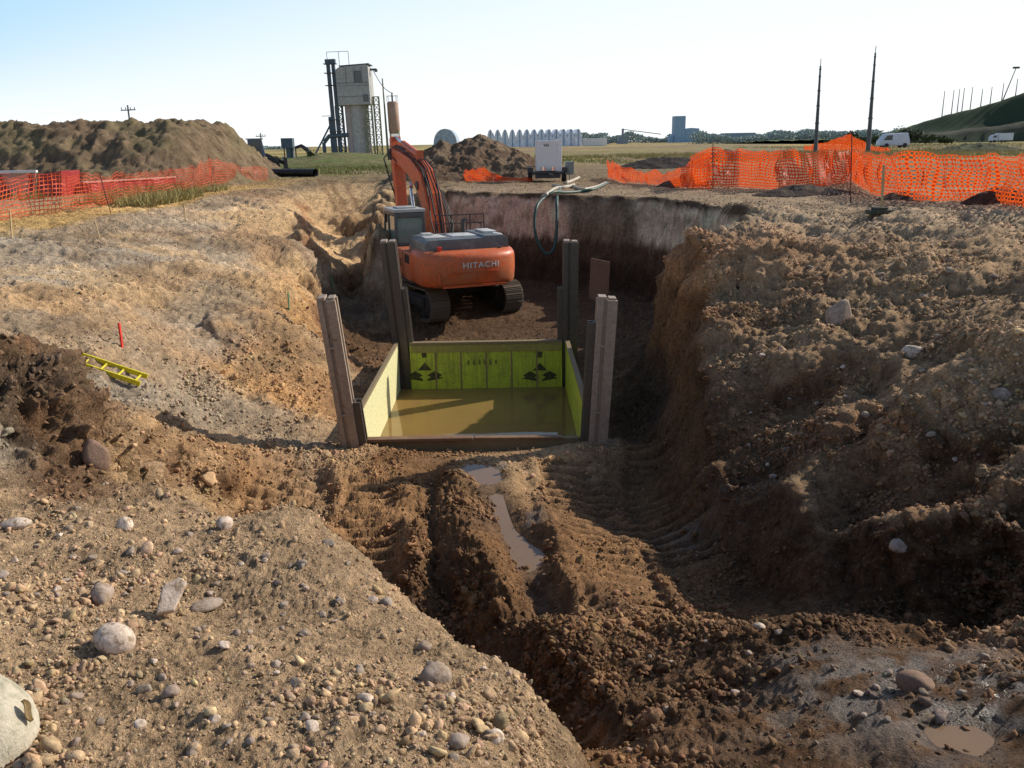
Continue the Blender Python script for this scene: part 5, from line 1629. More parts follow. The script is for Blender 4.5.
# white generator on a trailer
b = P(547, 182.5, 0); b.z = 0
root = empty('generator_trailer', b); props(root, 'white boxed generator on a small dark two wheeled trailer', 'generator')
mb = MB(); mb.box((-.05, 0, 1.28), (1.0, 1.5, 1.42)); mb.build('housing', M['white'], root, .03)
mb = MB(); mb.box((.57, .0, 1.15), (.24, 1.3, 1.75)); mb.build('side_door', paint('bright_white_paint', (.85, .85, .84), .4, dirt=.05), root, .02)
mb = MB()
for k in range(3): mb.box((-.05 - .08 + k * .08, -.757, 1.75), (.05, .012, .07))
mb.box((-.05, -.756, 1.82), (.3, .01, .02)); mb.build('placard', M['dark'], root)
mb = MB(); mb.box((0, 0, .48), (1.5, 1.9, .14)); mb.box((0, -.9, .35), (1.2, .1, .22)); mb.bar((0, -.9, .45), (.2, -2.0, .4), .08, .08); mb.build('chassis', M['dark'], root, .01)
for s in (-1, 1):
    mb = MB(); mb.cyl((s * .72, 0, .32), (s * .94, 0, .32), .32, 20); w1 = mb.build('wheel', M['rubber'], root, .03, True)
    mb = MB(); mb.cyl((s * .94, 0, .32), (s * .955, 0, .32), .15, 14); mb.build('rim', M['white'], w1)
    mb = MB(); mb.box((s * .83, 0, .70), (.28, .95, .05)); mb.box((s * .83, -.47, .6), (.28, .04, .22)); mb.build('mudguard', M['dark'], root, .01)
mb = MB(); mb.box((1.08, -.1, .68), (.42, .6, .62)); mb.cyl((1.08, -.45, .05), (1.08, -.45, .9), .025, 8); mb.build('toolbox', paint('grey_green_box', (.22, .26, .25), .5, dirt=.3), root, .02)
for x in (-.2, .25): mb = MB(); mb.cyl((x, -.85, .6), (x, -.85, .78), .08, 10); mb.build('pump_fitting', M['chrome'], root, 0, True)

# red trench boxes behind the left net
b = P(22, 200, 0)
root = empty('red_trench_box', b); props(root, 'open red steel trench box with pale top beam standing behind the left net', 'trench box')
mb = MB(); mb.prism([(-1.15, 1.05), (.75, 1.05), (.55, 0), (-.15, 0)], -.06, .0, 'xz'); mb.build('end_plate', M['red_pale'], root, .01)
mb = MB(); mb.prism([(.78, 1.0), (1.75, 1.12), (1.6, .0), (.56, 0)], .05, 1.6, 'xz'); mb.build('side_panel', M['red'], root, .01)
mb = MB(); mb.prism([(-1.6, 1.0), (-1.2, 1.06), (-.2, 0), (-1.6, -.02)], .02, 1.6, 'xz'); mb.build('side_panel', M['red'], root, .01)
mb = MB(); mb.box((-.15, -.1, 1.12), (2.0, .16, .10)); mb.build('top_beam', M['white'], root, .01)
mb = MB(); mb.bar((-.75, -.1, 1.03), (-.45, -.1, .3), .12, .1); mb.bar((.55, -.1, 1.03), (.48, -.1, .2), .1, .1); mb.build('brace', M['red'], root, .01)
a = P(84, 197, 0); c = P(176, 190, 0)
root = empty('red_trench_shoring', a); props(root, 'long low red steel trench panel with pale upper edge lying beyond the left net', 'trench panel')
v = c - a; v.z = 0
mb = MB(); mb.bar(Vector((0, 0, .28)), v + Vector((0, 0, .28)), .14, .56); mb.build('panel', M['red'], root, .01)
mb = MB(); mb.bar(Vector((.0, -.02, .60)), v + Vector((0, -.02, .60)), .24, .07); mb.build('top_edge', M['red_pale'], root, .01)
mb = MB()
for k in range(4): mb.box((-.05 + .16 * k, -.14, .35), (.07, .12, .42))
mb.build('socket', M['red'], root, .01)
# ------------------------------------------------------------------ distance
def at(px, D, z=0.0):
    """ground point at distance D below photo column px"""
    q = PD(px, 150, D); return Vector((q.x, D, z))


mpp = lambda D: D / (FPX * math.cos(PITCH))  # rough metres per pixel near the horizon

# batching tower
D = 150; s_ = mpp(D) * 1.0
b = at(361, D)
T = empty('batching_tower', b); props(T, 'tall derelict concrete batching tower with clad bin house on a thick silo leg', 'tower')
T.rotation_euler = (0, -.022, .0); T.scale = (.88, .88, .84)
mb = MB(); mb.prism([(-3.1, 10.0), (3.0, 10.0), (3.0, 17.0), (2.6, 17.4), (-2.3, 17.1), (-3.1, 16.6)], -2.6, 2.6, 'xz'); bh = mb.build('bin_house', M['concrete'], T, .04)
mb = MB(); mb.box((.4, 0, 17.4), (5.6, 5.3, .14), Matrix.Rotation(-.04, 3, 'Y')); mb.build('roof', M['towersteel'], bh)
for x, z, a_, h_ in ((1.0, 15.2, 1.0, 1.9), (2.2, 11.2, .7, 1.1)):
    mb = MB(); mb.box((x, -2.61, z), (a_, .08, h_)); w1 = mb.build('window', M['window'], bh)
    mb = MB()
    for q in (-1, 1): mb.box((x + q * (a_ / 2 + .05), -2.64, z), (.1, .1, h_ + .2)); mb.box((x, -2.64, z + q * (h_ / 2 + .05)), (a_, .1, .1))
    mb.build('frame', M['towersteel'], w1)
mb = MB()
for z in (11.6, 13.6, 14.1): mb.box((0, -2.62, z), (6.0, .05, .06))
for x in (-1.2, .3, 1.8): mb.box((x, -2.62, 15.5), (.06, .05, 2.9))
mb.build('cladding_seam', M['towersteel'], bh)
mb = MB(); mb.cyl((.1, 0, 0), (.1, 0, 10.1), 2.05, 28); mb.build('silo_leg', M['concrete'], T, 0, True)
mb = MB(); mb.cyl((-1.5, -1.2, 0), (-1.5, -1.2, 10), .7, 16); mb.build('chute_pipe', paint('pink_grey_pipe', (.38, .33, .32), .7, dirt=.3, scale=.3), T, 0, True)


def lattice(mb, x, y, z0, z1, w, n, r=.07):
    for a_, c_ in ((-1, -1), (1, -1), (1, 1), (-1, 1)): mb.bar((x + a_ * w / 2, y + c_ * w / 2, z0), (x + a_ * w / 2, y + c_ * w / 2, z1), r * 1.6, r * 1.6, Vector((0, 1, 0)))
    h = (z1 - z0) / n
    for i in range(n):
        z = z0 + i * h
        for a_, c_, e_, f_ in ((-1, -1, 1, -1), (1, -1, 1, 1), (1, 1, -1, 1), (-1, 1, -1, -1)):
            mb.bar((x + a_ * w / 2, y + c_ * w / 2, z), (x + e_ * w / 2, y + f_ * w / 2, z + h), r, r, Vector((0, 1, .1)))
            mb.bar((x + a_ * w / 2, y + c_ * w / 2, z + h), (x + e_ * w / 2, y + f_ * w / 2, z + h), r, r, Vector((0, 1, .1)))


mb = MB(); lattice(mb, 2.3, -1.6, 0, 10.1, 1.3, 7, .1); mb.build('lattice_leg', M['greensteel'], T)
mb = MB(); lattice(mb, 3.7, 0, 0, 11.5, 1.0, 8, .11); mb.build('lattice_leg', M['greensteel'], T)
mb = MB(); lattice(mb, -3.5, 0, 0, 10, 1.2, 7, .13); mb.build('lattice_leg', M['towersteel'], T)
for x in (-3.75, -4.7):
    mb = MB(); mb.box((x, -.6, 9), (.62, .8, 18)); mb.box((x, -.6, 18.3), (.95, 1.1, .9)); mb.build('bucket_elevator', M['towersteel'], T, .03)
for z in (17.9, 16.2, 13.9, 7.4, 5.2): mb = MB(); mb.box((-4.3, -.6, z), (2.4, 1.9, .09)); mb.build('platform', M['towersteel'], T)
mb = MB(); mb.box((-5.6, -.6, 8.2), (2.4, .3, .1)); mb.build('bracket', M['towersteel'], T)
mb = MB()
for x in (-4.6, -2.4, -.6): mb.cyl((x, -1.5, 17.4), (x, -1.5, 20.0), .05, 6)
mb.tube([(-4.6, -1.5, 20), (-.6, -1.5, 20)], .05, 6); mb.build('railing', M['towersteel'], T)
mb = MB(); mb.box((3.6, 0, 16.6), (1.2, .6, .35)); mb.box((4.1, 0, 16.4), (.5, .9, .5)); mb.build('head_pulley', M['towersteel'], T)
mb = MB(); mb.tube([(-6.8, -.5, 3.2), (-5.8, -.5, 4.3), (-1.8, -1.9, 4.4)], .42, 12); mb.cyl((-6.9, -.5, 0), (-6.9, -.5, 3.2), .35, 12); mb.cyl((-5.2, -.5, 0), (-5.2, -.5, 8), .4, 12); mb.build('duct', M['towersteel'], T, 0, True)
mb = MB(); mb.bar((-9, -.5, .5), (-4.9, -.5, 7.2), .22, .3); mb.build('conveyor', M['towersteel'], T)
# silo
b = at(396, D)
T2 = empty('cement_silo', b + Vector((-.0, 0, 0))); T2.rotation_euler = (0, -.02, 0); T2.scale = (.95, .95, .9); props(T2, 'slim rust streaked cement silo on open legs right of the tower', 'silo')
mb = MB(); mb.tube([(0, 0, 3.6), (0, 0, 4.6), (0, 0, 9.6), (0, 0, 9.9)], [.35, 1.0, 1.0, .8], 24); mb.build('tank', M['silorust'], T2, 0, True)
mb = MB(); lattice(mb, 0, 0, 0, 4.7, 1.5, 3, .09); mb.build('leg_frame', M['greensteel'], T2)
mb = MB()
for a_ in range(8): mb.cyl((math.cos(a_ * PI / 4), math.sin(a_ * PI / 4), 9.8), (math.cos(a_ * PI / 4), math.sin(a_ * PI / 4), 10.9), .03, 5)
mb.cyl((0, 0, 9.9), (0, 0, 11.4), .12, 8); mb.tube([(math.cos(k * PI / 8), math.sin(k * PI / 8), 10.9) for k in range(17)], .03, 5); mb.build('railing', M['towersteel'], T2)
b = at(388, D)
mb = MB(); mb.tube([(b.x, b.y, 0), (b.x - .3, b.y, 12.6)], [.22, .10], 10); o = mb.build('steel_mast', M['greensteel']); props(o, 'thin upright mast between the tower and the rusty silo', 'mast')
mb = MB(); a = at(357, D) + Vector((3.5, 0, 13.9)); c = at(396, D) + Vector((0, 0, 10.2)); mb.tube([a.lerp(c, t) - Vector((0, 0, .8 * math.sin(PI * t))) for t in [i / 8 for i in range(9)]], .06, 5)
o = mb.build('feed_line', M['towersteel']); props(o, 'cable running down from the tower head to the rusty silo', 'cable')

# hopper machine left of the tower
b = at(291, 100)
Q = empty('old_hopper', b); props(Q, 'small dark derelict hopper and bent duct standing on the grass left of the tower', 'hopper')
mb = MB(); mb.box((-.3, 0, 2.3), (1.3, 1.0, 1.1), None, None); mb.box((-.1, 0, .9), (.8, .6, 1.8)); mb.build('bin', M['towersteel'], Q, .04)
mb = MB(); mb.tube([(.5, 0, 1.8), (1.2, 0, 2.0), (1.9, 0, 1.5), (2.2, 0, .8), (2.4, 0, .2)], [.16, .2, .28, .3, .3], 12); mb.build('duct', M['dark'], Q, 0, True)
mb = MB()
for x in (-.7, .1, .6): mb.cyl((x, -.3, 0), (x, -.3, 1.8), .07, 8)
mb.build('leg', M['dark'], Q)
# loader behind the berm end
b = at(256, 64)
Q = empty('wheel_loader', b, .3); props(Q, 'grey blue wheel loader partly hidden by the right end of the long berm', 'loader')
mb = MB(); mb.prism([(-1.9, .7), (-1.9, 1.5), (-.4, 1.6), (-.4, .7)], -.55, .55, 'xz'); mb.build('bonnet', paint('loader_yellow_grey', (.25, .24, .14), .5, dirt=.5), Q, .06)
mb = MB(); mb.prism([(-.5, .8), (-.55, 2.45), (.45, 2.45), (.6, 1.5), (.6, .8)], -.5, .5, 'xz'); cq = mb.build('cab', paint('blue_grey_cab', (.12, .17, .22), .35, dirt=.3), Q, .05)
mb = MB(); mb.box((-.02, -.51, 1.9), (.7, .02, .8)); mb.build('window', M['window'], cq)
mb = MB(); mb.box((-.05, 0, 2.49), (1.2, 1.15, .08)); mb.build('roof', M['cabroof'], cq, .02)
for x in (-1.2, .95):
    for s in (-1, 1):
        mb = MB(); mb.cyl((x, s * .62, .6), (x, s * .95, .6), .6, 20); w1 = mb.build('wheel', M['rubber'], Q, .04, True)
        mb = MB(); mb.cyl((x, s * .6, .6), (x, s * .97, .6), .25, 14); mb.build('rim', M['yellow'], w1)
mb = MB(); mb.bar((.6, 0, 1.4), (2.0, 0, .7), .3, .25); mb.build('lift_arm', M['dark'], Q, .02)
mb = MB(); mb.prism([(1.9, .2), (1.85, 1.2), (2.05, 1.15), (2.1, .45), (2.8, .25), (2.75, .15)], -1.2, 1.2, 'xz'); mb.build('bucket', M['dark'], Q, .01)

# arched storage shed : row of pointed bays
D = 420; k_ = mpp(D)
a = at(487, D); c = at(582, D); nb = 13
Sx = empty('arched_shed', a); props(Sx, 'long hazy pale blue shed with a row of pointed arched bays', 'shed')
bw = (c.x - a.x) / nb
for i in range(nb):
    mb = MB(); out = []
    for q in range(-6, 7):
        t = q / 6; out.append((t * bw / 2, 4.2 * (1 - abs(t) ** 2.2) + 4.0))
    out = [(-bw / 2, 0)] + out + [(bw / 2, 0)]
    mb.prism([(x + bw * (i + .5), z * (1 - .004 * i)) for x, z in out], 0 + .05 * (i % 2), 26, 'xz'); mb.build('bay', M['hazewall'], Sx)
    mb = MB(); mb.box((bw * (i + .5), -.1, 3.8), (.5, .1, 7.6)); mb.build('rib', M['bluesteel'], Sx)
b = at(445.5, 300)
mb = MB(); n_ = 24; out = [(4.0 * math.cos(PI * q / n_), 5.7 * math.sin(PI * q / n_) ** .8 + 1.2) for q in range(n_ + 1)]
mb.prism([(b.x + x, z) for x, z in [(4.0, -.5)] + out + [(-4.0, -.5)]], b.y, b.y + 18, 'xz')
o = mb.build('hoop_barn', paint('pale_blue_end_wall', (.33, .42, .5), .7, dirt=.2, scale=.1)); props(o, 'round topped pale barn rising behind the soil pile', 'barn')
mb = MB(); a = at(583, 380); c = at(606, 380); mb.box(((a.x + c.x) / 2, 380, 1.6), (c.x - a.x, 6, 3.2)); o = mb.build('low_shed', M['white'], None, .2); props(o, 'long low white shed right of the arched shed', 'shed')
# blue factory
D = 700; k_ = mpp(D); a = at(674, D)
Fx = empty('blue_factory', a); props(Fx, 'blue factory block with a square tower at its left end on the horizon', 'factory')
mb = MB(); mb.box((4.2, 6, 10), (8.5, 12, 20.2)); mb.build('tower', M['bluesteel'], Fx)
mb = MB(); mb.prism([(8.6, 0), (8.6, 10.5), (13, 11), (19.5, 10.5), (19.5, 0)], 0, 14, 'xz'); mb.prism([(-3, 0), (-3, 4), (-.2, 6), (-.2, 0)], 1, 14, 'xz'); mb.build('hall', M['bluesteel'], Fx)
a = at(722, 500); c = at(752, 500)
mb = MB(); mb.box(((a.x + c.x) / 2, 500, 2.6), (c.x - a.x, 12, 5.2)); o = mb.build('long_shed', paint('grey_blue_shed', (.22, .32, .42), .6, dirt=.1), None, .1); props(o, 'long flat grey blue shed between the factory and the first pole', 'shed')
a = at(1030, 700)
# gantry silhouettes
for px, hpx, lab in ((604, 9, 'small hazy gable roofed store left of the gantry on the horizon'), (623, 13, 'thin hazy gantry tower with a sloping boom on the horizon')):
    b = at(px, 600); k_ = mpp(600); h = hpx * k_
    mb = MB(); mb.prism([(b.x - 3.5, 0), (b.x - 3.5, h * .4), (b.x, h * .62), (b.x + 3.5, h * .4), (b.x + 3.5, 0)], 600, 606, 'xz')
    if hpx > 10: mb.box((b.x, 603, h * .7), (1.4, 1.4, h * .7)); mb.bar((b.x, 603, h), (b.x + 26, 603, h * .62), .5, .5)
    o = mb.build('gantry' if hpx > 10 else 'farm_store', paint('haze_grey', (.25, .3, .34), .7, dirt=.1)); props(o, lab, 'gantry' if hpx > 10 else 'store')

# poles
def pole(px, pyt, D, r0, r1, label, name='utility_pole', cat='pole', lean=0, arms=False, z0=0, mat=None, group=None):
    b = at(px, D, z0); t = PD(px, pyt, D)
    if arms == 'steel': lean = -.018 * t.z; b.x += .2; t.z -= .9
    mb = MB(); n = 10; hh = t.z
    pts = [Vector((b.x + lean * i / n, D, z0 + (hh - z0) * i / n)) for i in range(n + 1)]
    mb.tube(pts, [r0 + (r1 - r0) * i / n for i in range(n + 1)], 10)
    if arms == 'steel':
        for q in (.35, .55, .72, .88, .96): mb.cyl(pts[0].lerp(pts[-1], q) - Vector((0, 0, .08)), pts[0].lerp(pts[-1], q) + Vector((0, 0, .08)), (r0 + (r1 - r0) * q) * 1.25, 10)
        mb.tube([pts[-1], pts[-1] + Vector((0, 0, .8))], .04, 6)
    o = mb.build(name, mat or M['polewood'], None, 0, True)
    props(o, label, cat, group)
    if arms == 'cross':
        mb = MB(); mb.bar((b.x - .9, D, hh - .6), (b.x + .9, D, hh - .55), .12, .12)
        for x in (-.8, -.3, .3, .8): mb.cyl((b.x + x, D, hh - .5), (b.x + x, D, hh - .25), .05, 6)
        mb.build('crossarm', M['polewood'], o)
    return o


pole(814, 58, 110, .27, .10, 'shorter left one of the two tall tapered steel poles on the right', arms='steel')
pole(866.5, 45, 110, .30, .10, 'taller right one of the two tall tapered steel poles on the right', arms='steel')
pole(133.5, 105, 110, .13, .09, 'thin pole with crossarm rising behind the long berm', arms='cross')
pole(262, 133, 160, .14, .1, 'thin distant pole with crossarm between the berm and the old hopper', arms='cross')

# embankment on the right
def hill_h(x, y):
    D0 = 250.; u_ = x / D0
    u_ = x / y
    px = 512 + u_ * FPX * 1.035
    top = np.interp(px, [880, 905, 930, 960, 1000, 1030, 1100, 1300], [1.2, 4.0, 6.2, 8.2, 11.2, 14, 17, 19])
    k = sstep(D0 - 14, D0 - 3, y)
    ter = .38 * sstep(D0 - 16, D0 - 13.5, y) + .62 * sstep(D0 - 8, D0 + 1, y)
    z = top * ter * sstep(D0 + 160, D0 + 60, y)
    return z + .55 * fbm(x * .16, y * .16, octv=5, seed=88) * sstep(0, 1, z) - .1


def hill_c(x, y, z):
    n = fbm(x * .1, y * .1, z * .3, octv=4, seed=90)
    c = np.array((.034, .056, .032)) + np.zeros(x.shape + (3,))  # front face darkened, its shade put into the colour
    flat_ = sstep(234, 237, y) * sstep(243, 240.5, y); topk = sstep(249, 252, y)
    c = mixc(c, (.10, .09, .075), flat_ * .8); c = mixc(c, (.10, .13, .05), topk)
    return c * (1 + .3 * n[..., None])


hl = heap('hill', 95, 330, 225, 420, hill_h, M['soil'], 'terraced embankment', None, hill_c, 200, 130)
hl['kind'] = 'structure'; hl['label'] = 'dark terraced embankment rising to the right edge behind the dry grass'
hpoles = [(941, 88), (950, 87), (955.5, 86), (960, 85), (968, 84), (978, 86), (987, 84), (998, 80), (1011, 76), (1023, 72)]
for i, (px, pyt) in enumerate(hpoles):
    z0 = float(hill_h(np.array([at(px, 252).x]), np.array([252.]))[0])
    pole(px - 3, pyt + 3, 252, .14, .08, ['leftmost thin pole on the crest of the embankment', 'second thin pole from the left on the embankment crest', 'third thin pole from the left on the embankment crest', 'fourth thin pole from the left on the embankment crest', 'fifth thin pole from the left on the embankment crest', 'short thin pole alone in the middle of the embankment crest',
         'thin pole right of the short one on the embankment crest', 'thin pole left of the leaning lamp mast on the embankment', 'thin pole right of the leaning lamp mast on the embankment', 'thin pole at the right edge on the embankment crest'][i], 'thin_pole', 'pole', z0=z0 - .3, group='thin poles along the embankment crest')
z0 = float(hill_h(np.array([at(998, 252).x]), np.array([252.]))[0])
o = pole(996, 68, 252, .16, .1, 'leaning lamp mast with a lamp head on the embankment crest', 'lamp_mast', 'lamp', lean=2.6, z0=z0 - .3)
t = PD(996, 68, 252); mb = MB(); mb.box((at(996, 252).x + 2.6, 252, t.z), (1.6, .8, .5)); mb.build('lamp_head', M['polewood'], o, .05)


# vehicles far right
def van(px, py, D, s, label, name, truck=False, yaw=0):
    b = at(px, D); Q = empty(name, b, yaw); props(Q, label, 'truck' if truck else 'van')
    mb = MB(); bodym = paint(name + '_white_paint', (.62, .68, .74), .35, dirt=.1)
    if truck:
        mb.prism([(-.6, .6), (-.6, 2.6), (3.6, 2.6), (3.6, .6)], -1.1, 1.1, 'xz'); mb.build('cargo_box', bodym, Q, .05)
        mb = MB(); mb.prism([(-2.4, .5), (-2.4, 1.4), (-1.9, 2.1), (-.7, 2.2), (-.7, .5)], -1.0, 1.0, 'xz'); cb_ = mb.build('cab', bodym, Q, .06)
        mb = MB(); mb.prism([(-2.25, 1.4), (-1.85, 2.0), (-1.1, 2.0), (-1.1, 1.4)], -1.02, -1.0, 'xz'); mb.build('window', M['window'], cb_)
    else:
        mb.prism([(-2.7, .4), (-2.6, 1.1), (-1.7, 2.3), (1.9, 2.45), (2.3, 1.2), (2.4, .4)], -1.0, 1.0, 'xz'); cb_ = mb.build('body', bodym, Q, .12, True)
        mb = MB(); mb.prism([(-2.2, 1.3), (-1.6, 2.05), (-.7, 2.1), (-.7, 1.3)], -1.02, -.99, 'xz'); mb.build('window', M['window'], cb_)
    for x in (-1.6, 1.5):
        for q in (-1, 1):
            mb = MB(); mb.cyl((x, q * .75, .4), (x, q * 1.03, .4), .4, 16); mb.build('wheel', M['rubber'], Q, .03, True)
    Q.scale = (s, s, s)
    return Q


van(893, 0, 150, 1.0, 'pale bluish white van parked in the dry grass before the bushes', 'parked_van')
van(997, 0, 215, .85, 'small white box truck parked at the foot of the embankment', 'parked_truck', True)


# ------------------------------------------------------------------ vegetation
def leaf_mat(name, a, b_):
    t = NT(name); n = t.noise(.9, 4, .6, t.gen()); n2 = t.noise(7, 3, .6, t.gen())
    c = t.mix(a, b_, n); c = t.mix(c, [v * .5 for v in a], t.math('MULTIPLY', n2, .5))
    return t.set(col=c, rough=.7, spec=.2)


M['leaf'] = leaf_mat('bush_leaves', (.055, .08, .03), (.12, .14, .055))
M['leaf_dark'] = leaf_mat('dark_bush_leaves', (.03, .05, .025), (.07, .09, .045))
M['leaf_haze'] = leaf_mat('distant_leaves', (.33, .42, .40), (.40, .47, .42))  # far leaves paled towards blue, haze put into the colour
M['bark'] = paint('bark', (.09, .07, .05), .8, dirt=.3)


def leaf_cloud(cen, rad, n, size, seed):
    rs = np.random.default_rng(seed)
    lobes = rs.normal(size=(7, 3)) * .38; lobes[:, 2] = np.abs(lobes[:, 2]) * .9
    pts = lobes[rs.integers(0, 7, n)] + rs.normal(size=(n, 3)) * .27
    pts = np.array(cen) + pts * np.array(rad)
    a = rs.normal(size=(n, 3)); a /= np.linalg.norm(a, axis=1, keepdims=True); b = rs.normal(size=(n, 3)); b -= a * (a * b).sum(1, keepdims=True); b /= np.linalg.norm(b, axis=1, keepdims=True)
    s = size * rs.uniform(.6, 1.5, (n, 1))
    V = np.stack([pts - a * s, pts + b * s * .6, pts + a * s, pts - b * s * .6], 1).reshape(-1, 3)
    V[:, 2] = np.maximum(V[:, 2], 0.02)
    return V, np.arange(n * 4).reshape(-1, 4)


def bush(px, D, wpx, hpx, label, mat, seed, name='bush', n=1400, group=None, z0=0):
    k = mpp(D); b = at(px, D, z0); w_, h_ = wpx * k / 2, hpx * k
    root = empty(name, b); props(root, label, 'tree' if name == 'tree' else 'bush', group)
    V, F = leaf_cloud((0, 0, h_ * .45), (w_ * .9, w_ * .8, h_ * .52), n, max(.06, .8 * k), seed)
    me = bpy.data.meshes.new('foliage'); me.from_pydata(V.tolist(), [], F.tolist()); me.materials.append(mat)
    link(bpy.data.objects.new('foliage', me), root)
    mb = MB(); rs = random.Random(seed)
    mb.tube([(0, 0, -.1), (rs.uniform(-.1, .1) * w_, 0, h_ * .35), (rs.uniform(-.2, .2) * w_, 0, h_ * .8)], [h_ * .05, h_ * .035, h_ * .01], 8)
    for q in range(4):
        a = rs.uniform(0, 6.3); mb.tube([(0, 0, h_ * .2), (math.cos(a) * w_ * .3, math.sin(a) * w_ * .3, h_ * .45), (math.cos(a) * w_ * .6, math.sin(a) * w_ * .6, h_ * .65)], [h_ * .025, h_ * .018, h_ * .006], 6)
    mb.build('trunk' if name == 'tree' else 'stem', M['bark'], root, 0, True)
    return root


bush(858, 190, 22, 9, 'rounded green bush just left of the taller steel pole', M['leaf'], 1)
bush(874, 180, 26, 10, 'wide green bush behind the white van', M['leaf'], 2)
bush(906, 170, 18, 17, 'taller blue green tree right of the white van', M['leaf_dark'], 3, 'tree', 1800)
bush(850, 200, 10, 12, 'small upright bush between the two steel poles', M['leaf_dark'], 4)
bush(833, 230, 16, 5, 'low bush midway between the two steel poles', M['leaf'], 5)
bush(925, 190, 26, 8, 'low yellow green bush at the left foot of the embankment', M['leaf'], 6)
bush(945, 190, 18, 7, 'low bush at the foot of the embankment left of its middle', M['leaf'], 7)
bush(208, 90, 4, 4, 'tuft of weeds on the berm', M['leaf'], 8) if False else None
bush(322, 92, 26, 10, 'weedy bush on the grassy knoll at the foot of the tower', M['leaf'], 9)
bush(312, 88, 10, 13, 'upright weedy bush left of the tower foot', M['leaf'], 10)
bush(275, 110, 18, 5, 'low dark bush left of the old hopper', M['leaf_dark'], 11)
bush(345, 96, 30, 6, 'low weeds spreading right of the tower foot', M['leaf'], 12)


def knoll(x, y):
    c = at(335, 90)
    z = 1.35 * np.exp(-(((x - c.x) / 7.5) ** 2 + ((y - 92) / 9) ** 2) ** 1.2)
    return z + .12 * fbm(x * .6, y * .6, octv=4, seed=99) * sstep(0, .3, z) - .12


kn = heap('grassy_knoll', -34, -6, 78, 112, knoll, M['soil'], 'weedy knoll', None, soilcol((.17, .16, .075), (.13, .155, .055), 101), 140, 120)
kn['kind'] = 'structure'
small_pile('branch_heap', 350, 165, 42, 6, 'low heap of dead branches and soil on the grass before the tower', 71, (.16, .12, .08))

# far tree line : too far and dense to count
V = []; F = []; off = 0; rs = np.random.default_rng(3)
for (x0, x1, D, h0, h1, dens) in ((560, 1024, 800, 4, 13, 1.0), (-40, 300, 800, 2, 7, .6), (690, 880, 420, 3, 7.5, 1.6), (960, 1120, 700, 5, 12, 1.0)):
    n = int((x1 - x0) * 38 * dens)
    px = rs.uniform(x0, x1, n); h = .75 * np.interp(vnoise(px * .07, px * 0, seed=4) + .5 * vnoise(px * .3, px * 0, seed=5), [-1, 1], [h0, h1])
    z = h * rs.random(n) ** .6; x = (px - 512) / (FPX * 1.0) * D / math.cos(PITCH) * .965; y = D + rs.uniform(-12, 12, n)
    s = D / 850 * .9
    a = rs.normal(size=(n, 3)); a /= np.linalg.norm(a, axis=1, keepdims=True); b = rs.normal(size=(n, 3)); b -= a * (a * b).sum(1, keepdims=True); b /= np.linalg.norm(b, axis=1, keepdims=True)
    p = np.stack([x, y, z], -1); a *= s; b *= s
    V.append(np.stack([p - a, p + b, p + a, p - b], 1).reshape(-1, 3)); F.append(np.arange(n * 4).reshape(-1, 4) + off); off += n * 4
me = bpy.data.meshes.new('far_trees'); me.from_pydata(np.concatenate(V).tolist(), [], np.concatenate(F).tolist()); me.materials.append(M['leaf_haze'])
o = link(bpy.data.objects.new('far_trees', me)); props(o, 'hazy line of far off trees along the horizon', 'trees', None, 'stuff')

# dry grass blades behind the fences
def grass(name, boxes, label, mat, h0=.15, h1=.5, seed=1):
    rs = np.random.default_rng(seed); V = []
    for (x0, x1, y0, y1, n) in boxes:
        x = rs.uniform(x0, x1, n); y = rs.uniform(y0, y1, n)
        keep = fbm(x * .3, y * .3, octv=3, seed=seed + 5) > -.12
        x = x[keep]; y = y[keep]; n_ = len(x)
        h = rs.uniform(h0, h1, n_); a = rs.uniform(0, PI, n_); w_ = .012 + y * .00016; dx = np.cos(a) * w_; dy = np.sin(a) * w_
        lx = rs.normal(0, .12, n_); ly = rs.normal(0, .12, n_)
        z = np.zeros(n_)
        V.append(np.stack([np.stack([x - dx, y - dy, z], -1), np.stack([x + dx, y + dy, z], -1), np.stack([x + lx, y + ly, h], -1)], 1).reshape(-1, 3))
    V = np.concatenate(V); n = len(V) // 3
    me = bpy.data.meshes.new(name); me.from_pydata(V.tolist(), [], np.arange(n * 3).reshape(-1, 3).tolist()); me.materials.append(mat)
    o = link(bpy.data.objects.new(name, me)); props(o, label, 'grass', None, 'stuff'); return o


M['drygrass'] = leaf_mat('dry_grass', (.42, .34, .14), (.24, .22, .07))
M['greengrass'] = leaf_mat('green_grass', (.14, .17, .045), (.22, .22, .07))
grass('dry_grass', [(-27, -12.2, 30, 42, 42000), (14, 60, 75, 120, 26000), (8, 40, 90, 120, 5000), (50, 110, 120, 200, 9000)], 'dry yellow grass growing behind the net fences', M['drygrass'], seed=3)
grass('green_grass', [(-30, -6, 60, 100, 24000), (-4, 12, 75, 120, 6000)], 'green grass and weeds growing before the tower', M['greengrass'], .1, .35, seed=8)
# ------------------------------------------------------------------ light
SUN_AZ = math.radians(63)      # clockwise from +Y
SUN_EL = math.radians(31)
w = bpy.data.worlds.new('World'); SC.world = w; w.use_nodes = True
nt = w.node_tree
bg = nt.nodes['Background']
sky = nt.nodes.new('ShaderNodeTexSky'); sky.sky_type = 'NISHITA'; sky.sun_disc = False
sky.sun_elevation = SUN_EL; sky.sun_rotation = SUN_AZ
sky.air_density = 1.0; sky.dust_density = 1.0; sky.ozone_density = 1.2; sky.altitude = 200
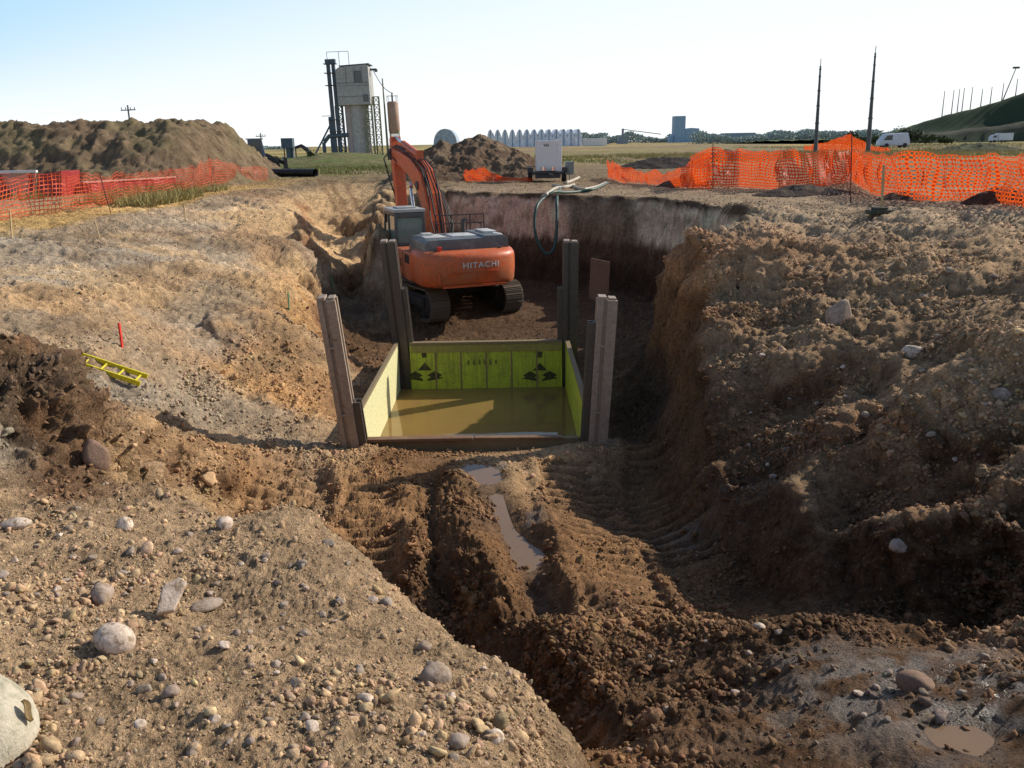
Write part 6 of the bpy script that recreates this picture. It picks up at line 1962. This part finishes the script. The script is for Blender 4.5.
# bright low haze: the sky pales towards the horizon and towards the sun side
tc = nt.nodes.new('ShaderNodeTexCoord'); sp = nt.nodes.new('ShaderNodeSeparateXYZ'); nt.links.new(tc.outputs['Generated'], sp.inputs[0])
def mth(op, a, b):
    r = nt.nodes.new('ShaderNodeMath'); r.operation = op
    for k, v in enumerate((a, b)):
        if hasattr(v, 'links'): nt.links.new(v, r.inputs[k])
        else: r.inputs[k].default_value = v
    return r.outputs[0]
zc = mth('MAXIMUM', sp.outputs[2], 0.0)
def sm(v):
    r = nt.nodes.new('ShaderNodeMapRange'); r.interpolation_type = 'SMOOTHSTEP'; r.inputs[3].default_value = 1; r.inputs[4].default_value = 0
    r.inputs[1].default_value = 0.0; r.inputs[2].default_value = 1.0
    nt.links.new(v, r.inputs[0]); return r.outputs[0]
ex_ = sm(mth('DIVIDE', zc, mth('ADD', .36, mth('MULTIPLY', sp.outputs[0], .46))))
low = nt.nodes.new('ShaderNodeMix'); low.data_type = 'RGBA'
nt.links.new(sm(mth('DIVIDE', mth('MAXIMUM', mth('SUBTRACT', zc, .15), 0.0), .17)), low.inputs[0])
nt.links.new(sky.outputs[0], low.inputs[6]); low.inputs[7].default_value = (3.5, 5.3, 6.6, 1)
vol = nt.nodes.new('ShaderNodeMix'); vol.data_type = 'RGBA'
nt.links.new(ex_, vol.inputs[0]); nt.links.new(low.outputs[2], vol.inputs[6]); vol.inputs[7].default_value = (7.0, 7.15, 7.2, 1)
fin = nt.nodes.new('ShaderNodeMix'); fin.data_type = 'RGBA'
nt.links.new(sm(mth('DIVIDE', mth('MAXIMUM', mth('SUBTRACT', zc, .152), 0.0), .10)), fin.inputs[0])
nt.links.new(sky.outputs[0], fin.inputs[6]); nt.links.new(vol.outputs[2], fin.inputs[7])
nt.links.new(fin.outputs[2], bg.inputs[0]); bg.inputs[1].default_value = .15
sd = bpy.data.lights.new('sun', 'SUN'); sd.energy = 5.0; sd.angle = math.radians(.55); sd.color = (1, .92, .80)
so = link(bpy.data.objects.new('sun', sd))
dirv = Vector((math.sin(SUN_AZ) * math.cos(SUN_EL), math.cos(SUN_AZ) * math.cos(SUN_EL), math.sin(SUN_EL)))
so.rotation_euler = dirv.to_track_quat('Z', 'Y').to_euler()
so.location = (20, 10, 30)
SC.view_settings.view_transform = 'Standard'
SC.view_settings.look = 'None'
SC.view_settings.exposure = 0
SC.view_settings.gamma = 1
SC.cycles.max_bounces = 6
